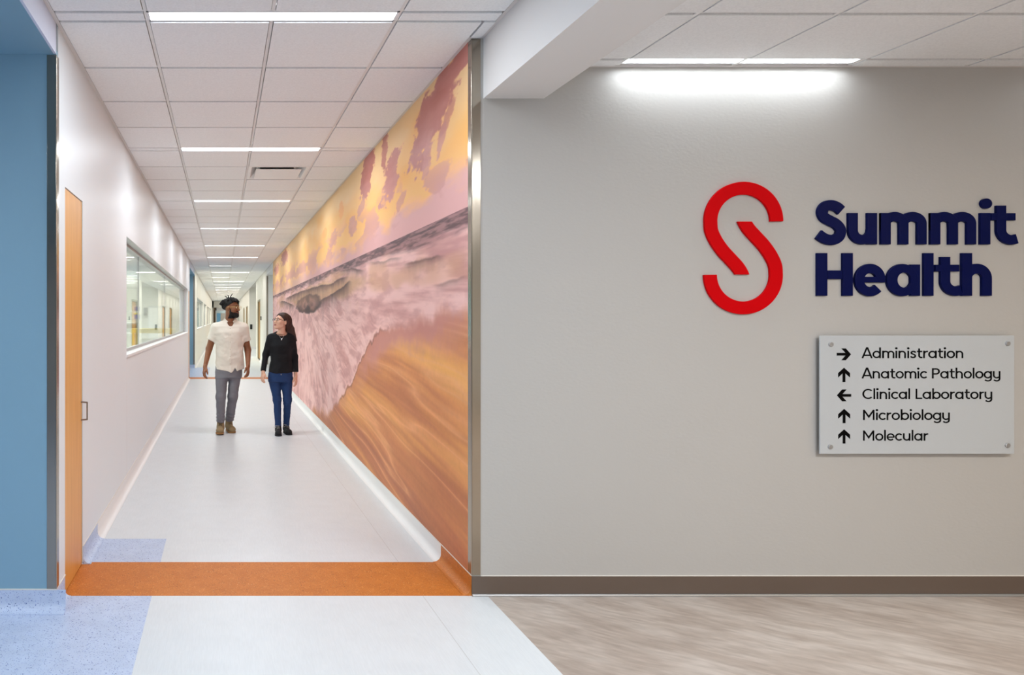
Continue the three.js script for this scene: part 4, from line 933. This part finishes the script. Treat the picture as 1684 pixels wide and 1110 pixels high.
  const shirt = union([[torso, 0], [cap(SL, [-0.214, 1.17, -0.02], 0.066, 0.062, 1), 0.05], [cap(SR, [0.224, 1.155, -0.015], 0.066, 0.061, 1), 0.05]]);
  const neck = ell([0.022, 1.44, 0.07], [0.046, 0.1, 0.08]);
  const shirtF = (x, y, z) => {
    let d = shirt(x, y, z) + fold(x, y, z, 0.009 * sst(1.36, 1.2, y)) + fold(x * 2.6, y * 2.2, z * 2, 0.003 * sst(1.36, 1.2, y)) - (z > 0.05 && Math.abs(x - 0.016) < 0.017 ? 0.003 : 0);
    d = Math.max(d, -neck(x, y, z));
    const hem = 0.79 + 0.02 * Math.pow((x - 0.012) / 0.18, 2) - (z > 0 ? 0.03 * Math.exp(-Math.pow((x - 0.05) / 0.05, 2)) : 0);
    const notch = z > 0.03 ? 0.055 - Math.abs(x - 0.078) * 1.6 - (y - 0.772) : -1;
    return Math.max(d, hem - y, notch > 0 ? Math.min(notch, 0.02) : -1);
  };
  const sh = put('shirt', nets(shirtF, [-0.32, 0.74, -0.2], [0.33, 1.47, 0.2], 0.0075), shirtM, person);
  const collar = [];
  { const ring = []; for (let i = 0; i <= 14; i++) { const a = (-0.6 + i / 14 * (Math.PI + 1.2)); ring.push([0.018 + Math.cos(a) * 0.07, 1.435 + 0.014 * Math.sin(a), -0.012 - Math.sin(a) * 0.064]); }
    collar.push(tube(ring, 0.014, 40, 8));
    for (const s of [-1, 1]) {
      const shp = new THREE.Shape([[0, 0], [0.05, 0.03], [0.068, -0.002], [0.028, -0.052]].map(([u, v]) => new THREE.Vector2(u, v)));
      const q = new THREE.ExtrudeGeometry(shp, { depth: 0.005, bevelEnabled: true, bevelThickness: 0.001, bevelSize: 0.001, bevelSegments: 1 });
      q.applyMatrix4(new THREE.Matrix4().compose(new THREE.Vector3(0.02 + s * 0.03, 1.408, 0.07), new THREE.Quaternion().setFromEuler(new THREE.Euler(-0.55, s * 0.6, 0, 'YXZ')), new THREE.Vector3(s, 1, 1)));
      if (s < 0) { const a = q.attributes.position.array, n = q.attributes.normal.array; for (let i = 0; i < a.length; i += 9) for (let c = 0; c < 3; c++) { let t = a[i + 3 + c]; a[i + 3 + c] = a[i + 6 + c]; a[i + 6 + c] = t; t = n[i + 3 + c]; n[i + 3 + c] = n[i + 6 + c]; n[i + 6 + c] = t; } }
      collar.push(q);
    } }
  put('collar', joinMesh(collar.map(q => q.index ? q.toNonIndexed() : q)), shirtM, sh);
  const frontZ = (x, y) => { let z = 0.25; while (z > 0 && shirtF(x, y, z) > 0) z -= 0.002; return z; };
  for (const y of [1.32, 1.24, 1.15, 1.06, 0.97, 0.88]) put('button', new THREE.CylinderGeometry(0.0055, 0.0055, 0.003, 12).rotateX(Math.PI / 2).translate(0.016, y, frontZ(0.016, y) + 0.001), std(0xcfc4b2, 0.4), sh);
  { const pg = new THREE.BoxGeometry(0.1, 0.11, 0.004, 10, 11, 1), a = pg.attributes.position; for (let i = 0; i < a.count; i++) { const x = a.getX(i) + 0.105, y = a.getY(i) + 1.19; a.setXYZ(i, x, y, a.getZ(i) + frontZ(x, y) + 0.001); } pg.computeVertexNormals(); put('chest_pocket', pg, shirtM, sh); }
  // trousers
  const tro = union([[levels([[0.95, 0.005, 0, 0.155, 0.115], [0.82, 0, 0, 0.166, 0.126], [0.7, -0.002, 0, 0.163, 0.122]], 2.2), 0],
    [cap([-0.085, 0.76, 0.005], [-0.1, 0.457, 0.055], 0.083, 0.061), 0.03], [cap([-0.1, 0.457, 0.055], [-0.102, 0.135, 0.035], 0.061, 0.053, 1), 0.03],
    [cap([0.082, 0.76, 0.0], [0.05, 0.457, 0.0], 0.083, 0.062), 0.03], [cap([0.05, 0.457, 0.0], [0.01, 0.14, -0.13], 0.062, 0.056, 1), 0.03]]);
  put('trousers', nets((x, y, z) => tro(x, y, z) + fold(x * 1.6, y * 1.8, z, 0.006) + (y < 0.26 ? 0.003 * Math.sin(y * 150 + x * 40) : 0), [-0.2, 0.12, -0.2], [0.2, 0.97, 0.17], 0.0075), trouserM, person);
  // boots
  const bootF = (x, y, z) => Math.max(union([[ell([0, 0.055, -0.03], [0.038, 0.055, 0.045]), 0], [cap([0, 0.06, 0.0], [0, 0.043, 0.12], 0.043, 0.039), 0.02], [ell([0.002, 0.042, 0.145], [0.05, 0.042, 0.052]), 0.02], [cap([0, 0.07, -0.012], [0, 0.165, -0.012], 0.046, 0.048, 1), 0.03]])(x, y, z), 0.016 - y);
  const soleF = (x, y, z) => Math.max(Math.hypot(x, (z - clamp(z, -0.03, 0.145))) - (0.04 + 0.012 * sst(-0.02, 0.14, z)), Math.abs(y - 0.011) - 0.011);
  const bootG = nets(bootF, [-0.07, 0, -0.1], [0.07, 0.19, 0.22], 0.005), soleG = nets(soleF, [-0.07, -0.015, -0.1], [0.07, 0.04, 0.23], 0.005);
  for (const [x, z, yaw, roll, y, pitch] of [[-0.104, 0.035, -0.06, 0, 0.004, -0.05], [0.006, -0.125, 0.22, 0, 0.0, 0.0]]) {
    const m = place(x, y, z, yaw, pitch, roll, 1);
    const b = put('boot', turned(bootG, m), bootM, person);
    put('sole', turned(soleG, m), soleM, b);
    put('laces', turned(joinMesh([0, 1, 2, 3].map(i => tube([[-0.02, 0.098 + i * 0.016 - 0.006, 0.062 - i * 0.012], [0, 0.106 + i * 0.016, 0.056 - i * 0.011], [0.02, 0.098 + i * 0.016 - 0.006, 0.062 - i * 0.012]], 0.0028, 8, 5))), m), std(0x5d5040, 0.8), b);
  }
}

// ------------------------------------------------------------------ the woman
{
  const person = group('person', [0.722, 0, -8.5]);
  tag(person, 'long-haired woman in a black long-sleeved top and blue jeans walking by the mural', 'person');
  const skin = std(0xe6b49a, 0.5), topM = std(0x0b0c12, 0.9), jeanM = std(0x1a3868, 0.85), shoeM = std(0x101116, 0.75), hairM = std(0x3a1f15, 0.5);
  const headM = place(0.014, 1.41, 0.03, -1.0, -0.26, 0, 0.97), hf = headField({ jaw: 0.94, nr: 0.045 });
  const SL = [-0.118, 1.2, -0.01], EL = [-0.18, 0.99, -0.03], WL = [-0.216, 0.785, 0.05], SR = [0.145, 1.2, -0.01], ER = [0.186, 0.965, -0.03], WR = [0.192, 0.735, 0.03];
  const body = union([
    [cap([0.02, 1.36, -0.005], [0.023, 1.24, -0.015], 0.046, 0.052), 0],
    [levels([[1.262, 0.021, -0.014, 0.085, 0.056], [1.2, 0.018, -0.005, 0.125, 0.082], [1.05, 0.012, 0.0, 0.125, 0.09], [0.95, 0.01, 0, 0.11, 0.085], [0.8, 0.005, 0, 0.13, 0.09], [0.68, 0.002, 0, 0.13, 0.09]], 2), 0.04],
    [cap(SL, EL, 0.038, 0.032), 0.04], [cap(EL, WL, 0.033, 0.021), 0.015], [cap(SR, ER, 0.038, 0.032), 0.04], [cap(ER, WR, 0.033, 0.021), 0.015],
    [cap([-0.068, 0.7, 0], [-0.04, 0.43, 0.03], 0.062, 0.042), 0.03], [cap([-0.04, 0.43, 0.03], [-0.03, 0.2, 0.02], 0.04, 0.03), 0.02], [cap([0.08, 0.7, 0], [0.09, 0.43, 0.02], 0.062, 0.042), 0.03], [cap([0.09, 0.43, 0.02], [0.085, 0.2, -0.04], 0.04, 0.03), 0.02],
  ]);
  const hand = handGeometry(0.9, 0.3);
  function handAt(wrist, elbow, palm, thumb) {
    const Y = new THREE.Vector3(elbow[0] - wrist[0], elbow[1] - wrist[1], elbow[2] - wrist[2]).normalize().lerp(new THREE.Vector3(0, 1, 0), 0.3).normalize(), Z = new THREE.Vector3(...palm); Z.addScaledVector(Y, -Z.dot(Y)).normalize();
    const X = new THREE.Vector3().crossVectors(Y, Z); if (X.dot(new THREE.Vector3(...thumb)) < 0) X.negate();
    return turned(hand, basis(X.toArray(), Y.toArray(), Z.toArray(), wrist));
  }
  put('body', joinMesh([nets(body, [-0.28, 0.05, -0.18], [0.28, 1.4, 0.18], 0.01), turned(nets(hf, [-0.1, -0.17, -0.13], [0.1, 0.13, 0.13], 0.0038), headM),
    handAt(WL, EL, [1, 0, -0.5], [0.5, 0, 1]), handAt(WR, ER, [-1, 0, -0.5], [-0.5, 0, 1])]), skin, person);
  eyesAndLips(person, headM, 0x2a1a10, 0xb4605a);
  glasses(person, headM, std(0x2a1a18, 0.35), lensMat, 0.021, 0.0015);
  // long hair: cap over the skull, then locks falling behind the shoulder
  const inv = headM.clone().invert(), tmp = new THREE.Vector3();
  const capF = union([[ell([0, 0.036, -0.026], [0.084, 0.085, 0.108]), 0], [ell([0, -0.01, -0.075], [0.085, 0.1, 0.07]), 0.03]]);
  const strands = [], r = rng(21);
  for (let i = 0; i < 34; i++) {                       // in person space: from the back of the skull down over the shoulder
    const t = i / 33, x0 = 0.05 + t * 0.052, z0 = -0.05 + 0.06 * Math.sin(i * 2.4), y0 = 1.45 - t * 0.02;
    const x1 = 0.068 + t * 0.094, z1 = -0.045 + 0.06 * Math.sin(i * 2.4 + 0.4), x2 = 0.1 + t * 0.108, y2 = 1.23 - 0.06 * t + (r() - 0.5) * 0.05, z2 = -0.035 + 0.06 * Math.sin(i * 2.4 + 0.8);
    strands.push([cap([x0, y0, z0], [x1, 1.33 - 0.01 * t, z1], 0.02, 0.019), 0.008], [cap([x1, 1.33 - 0.01 * t, z1], [x2, y2, z2], 0.019, 0.007), 0.008]);
  }
  const sf = union(strands);
  const hairF = (x, y, z) => {
    tmp.set(x, y, z).applyMatrix4(inv);
    const q = tmp, front = 0.082 - Math.max(0, 0.088 - q.y) * 0.95 + (q.x < 0 ? 0 : 0.006);     // hairline: off the face, behind the cheeks
    const c = Math.max(capF(q.x, q.y, q.z) + (vn(q.x * 150 + q.z * 190, q.y * 14 + q.x * 20) - 0.5) * 0.011, (q.z - front) * 0.8, -(q.y + 0.1));
    return smin(c, sf(x, y, z), 0.018);
  };
  put('hair', nets(hairF, [-0.12, 1.1, -0.2], [0.27, 1.57, 0.18], 0.005), hairM, person);
  // top
  const fold = (x, y, z, a) => a * (fbm(x * 10 + y * 6 + 8, y * 11 - x * 5 + z * 6, 3) - 0.5) * 2;
  const torso = levels([[1.288, 0.022, -0.016, 0.066, 0.056], [1.268, 0.021, -0.014, 0.1, 0.068], [1.24, 0.02, -0.01, 0.138, 0.082], [1.2, 0.018, -0.004, 0.152, 0.1], [1.1, 0.014, 0.004, 0.14, 0.118], [1.0, 0.012, 0.0, 0.13, 0.108], [0.92, 0.01, 0, 0.132, 0.106], [0.84, 0.008, 0, 0.146, 0.113], [0.765, 0.006, 0, 0.156, 0.12]]);
  const lerp3 = (a, b, t) => a.map((v, i) => v + (b[i] - v) * t);
  const top = union([[torso, 0], [cap(SL, EL, 0.05, 0.042), 0.045], [cap(EL, lerp3(EL, WL, 0.97), 0.042, 0.032, 1), 0.02], [cap(SR, ER, 0.05, 0.042), 0.045], [cap(ER, lerp3(ER, WR, 0.99), 0.042, 0.034, 1), 0.02]]);
  const neck = ell([0.018, 1.3, 0.04], [0.082, 0.078, 0.1]);
  const tp = put('top', nets((x, y, z) => Math.max(top(x, y, z) + fold(x, y, z, 0.006), -neck(x, y, z), 0.768 - y - 0.012 * Math.cos(x * 18)), [-0.28, 0.72, -0.18], [0.28, 1.31, 0.18], 0.0075), topM, person);
  const nk = put('necklace', tube([[-0.03, 1.262, 0.05], [-0.01, 1.215, 0.1], [0.008, 1.188, 0.1195], [0.025, 1.21, 0.108], [0.06, 1.262, 0.06]], 0.0014, 24, 5), std(0xcfcfd4, 0.25, { metalness: 1 }), person);
  put('pendant', new THREE.SphereGeometry(0.0065, 10, 8).scale(1.3, 1, 0.6).translate(0.008, 1.183, 0.121), std(0xd9d6d2, 0.25, { metalness: 0.7 }), nk);
  // jeans
  const je = union([[levels([[0.84, 0.008, 0, 0.13, 0.1], [0.74, 0.004, 0, 0.153, 0.112], [0.66, 0.004, 0, 0.15, 0.11]], 2.2), 0],
    [cap([-0.07, 0.68, 0], [-0.04, 0.43, 0.03], 0.077, 0.051), 0.025], [cap([-0.04, 0.43, 0.03], [-0.026, 0.1, 0.018], 0.05, 0.039, 1), 0.03], [cap([0.078, 0.68, 0], [0.09, 0.43, 0.02], 0.077, 0.051), 0.025], [cap([0.09, 0.43, 0.02], [0.083, 0.1, -0.065], 0.05, 0.039, 1), 0.03]]);
  const jn = put('jeans', nets((x, y, z) => je(x, y, z) + fold(x * 1.7, y * 2, z, 0.0045) + (Math.abs(y - 0.4) < 0.09 ? 0.001 * Math.sin(y * 190 + x * 60) : 0), [-0.19, 0.09, -0.15], [0.19, 0.86, 0.15], 0.007), jeanM, person);
  put('fly_button', new THREE.CylinderGeometry(0.008, 0.008, 0.004, 12).rotateX(Math.PI / 2).translate(0.004, 0.752, 0.113), std(0x8c8a88, 0.35, { metalness: 1 }), jn);
  // shoes
  const shoeF = (x, y, z) => Math.max(union([[ell([0, 0.05, -0.03], [0.033, 0.05, 0.04]), 0], [cap([0, 0.05, 0.0], [0, 0.036, 0.1], 0.037, 0.033), 0.02], [ell([0.0, 0.033, 0.125], [0.041, 0.034, 0.045]), 0.02], [cap([0, 0.06, -0.012], [0, 0.125, -0.012], 0.037, 0.037, 1), 0.025]])(x, y, z), 0.014 - y);
  const soleF = (x, y, z) => Math.max(Math.hypot(x, (z - clamp(z, -0.03, 0.125))) - (0.035 + 0.009 * sst(-0.02, 0.12, z)), Math.abs(y - 0.009) - 0.009);
  const shoeG = nets(shoeF, [-0.06, 0, -0.09], [0.06, 0.15, 0.19], 0.005), soleG = nets(soleF, [-0.06, -0.015, -0.09], [0.06, 0.035, 0.2], 0.005);
  for (const [x, z, yaw] of [[-0.026, 0.03, -0.08], [0.083, -0.055, 0.16]]) {
    const m = place(x, 0, z, yaw, 0, 0, 1);
    const b = put('shoe', turned(shoeG, m), shoeM, person);
    put('sole', turned(soleG, m), std(0x1a1a1e, 0.8), b);
    const lc = [0, 1, 2].map(i => tube([[-0.017, 0.078 + i * 0.013, 0.052 - i * 0.012], [0, 0.085 + i * 0.013, 0.048 - i * 0.011], [0.017, 0.078 + i * 0.013, 0.052 - i * 0.012]], 0.0022, 8, 5));
    lc.push(tube([[-0.004, 0.108, 0.034], [-0.045, 0.112, 0.04], [-0.05, 0.085, 0.05], [-0.02, 0.1, 0.045]], 0.0022, 16, 5));
    put('laces', turned(joinMesh(lc), m), std(0xb9b7b2, 0.8), b);
  }
}

renderer.render(scene, camera);
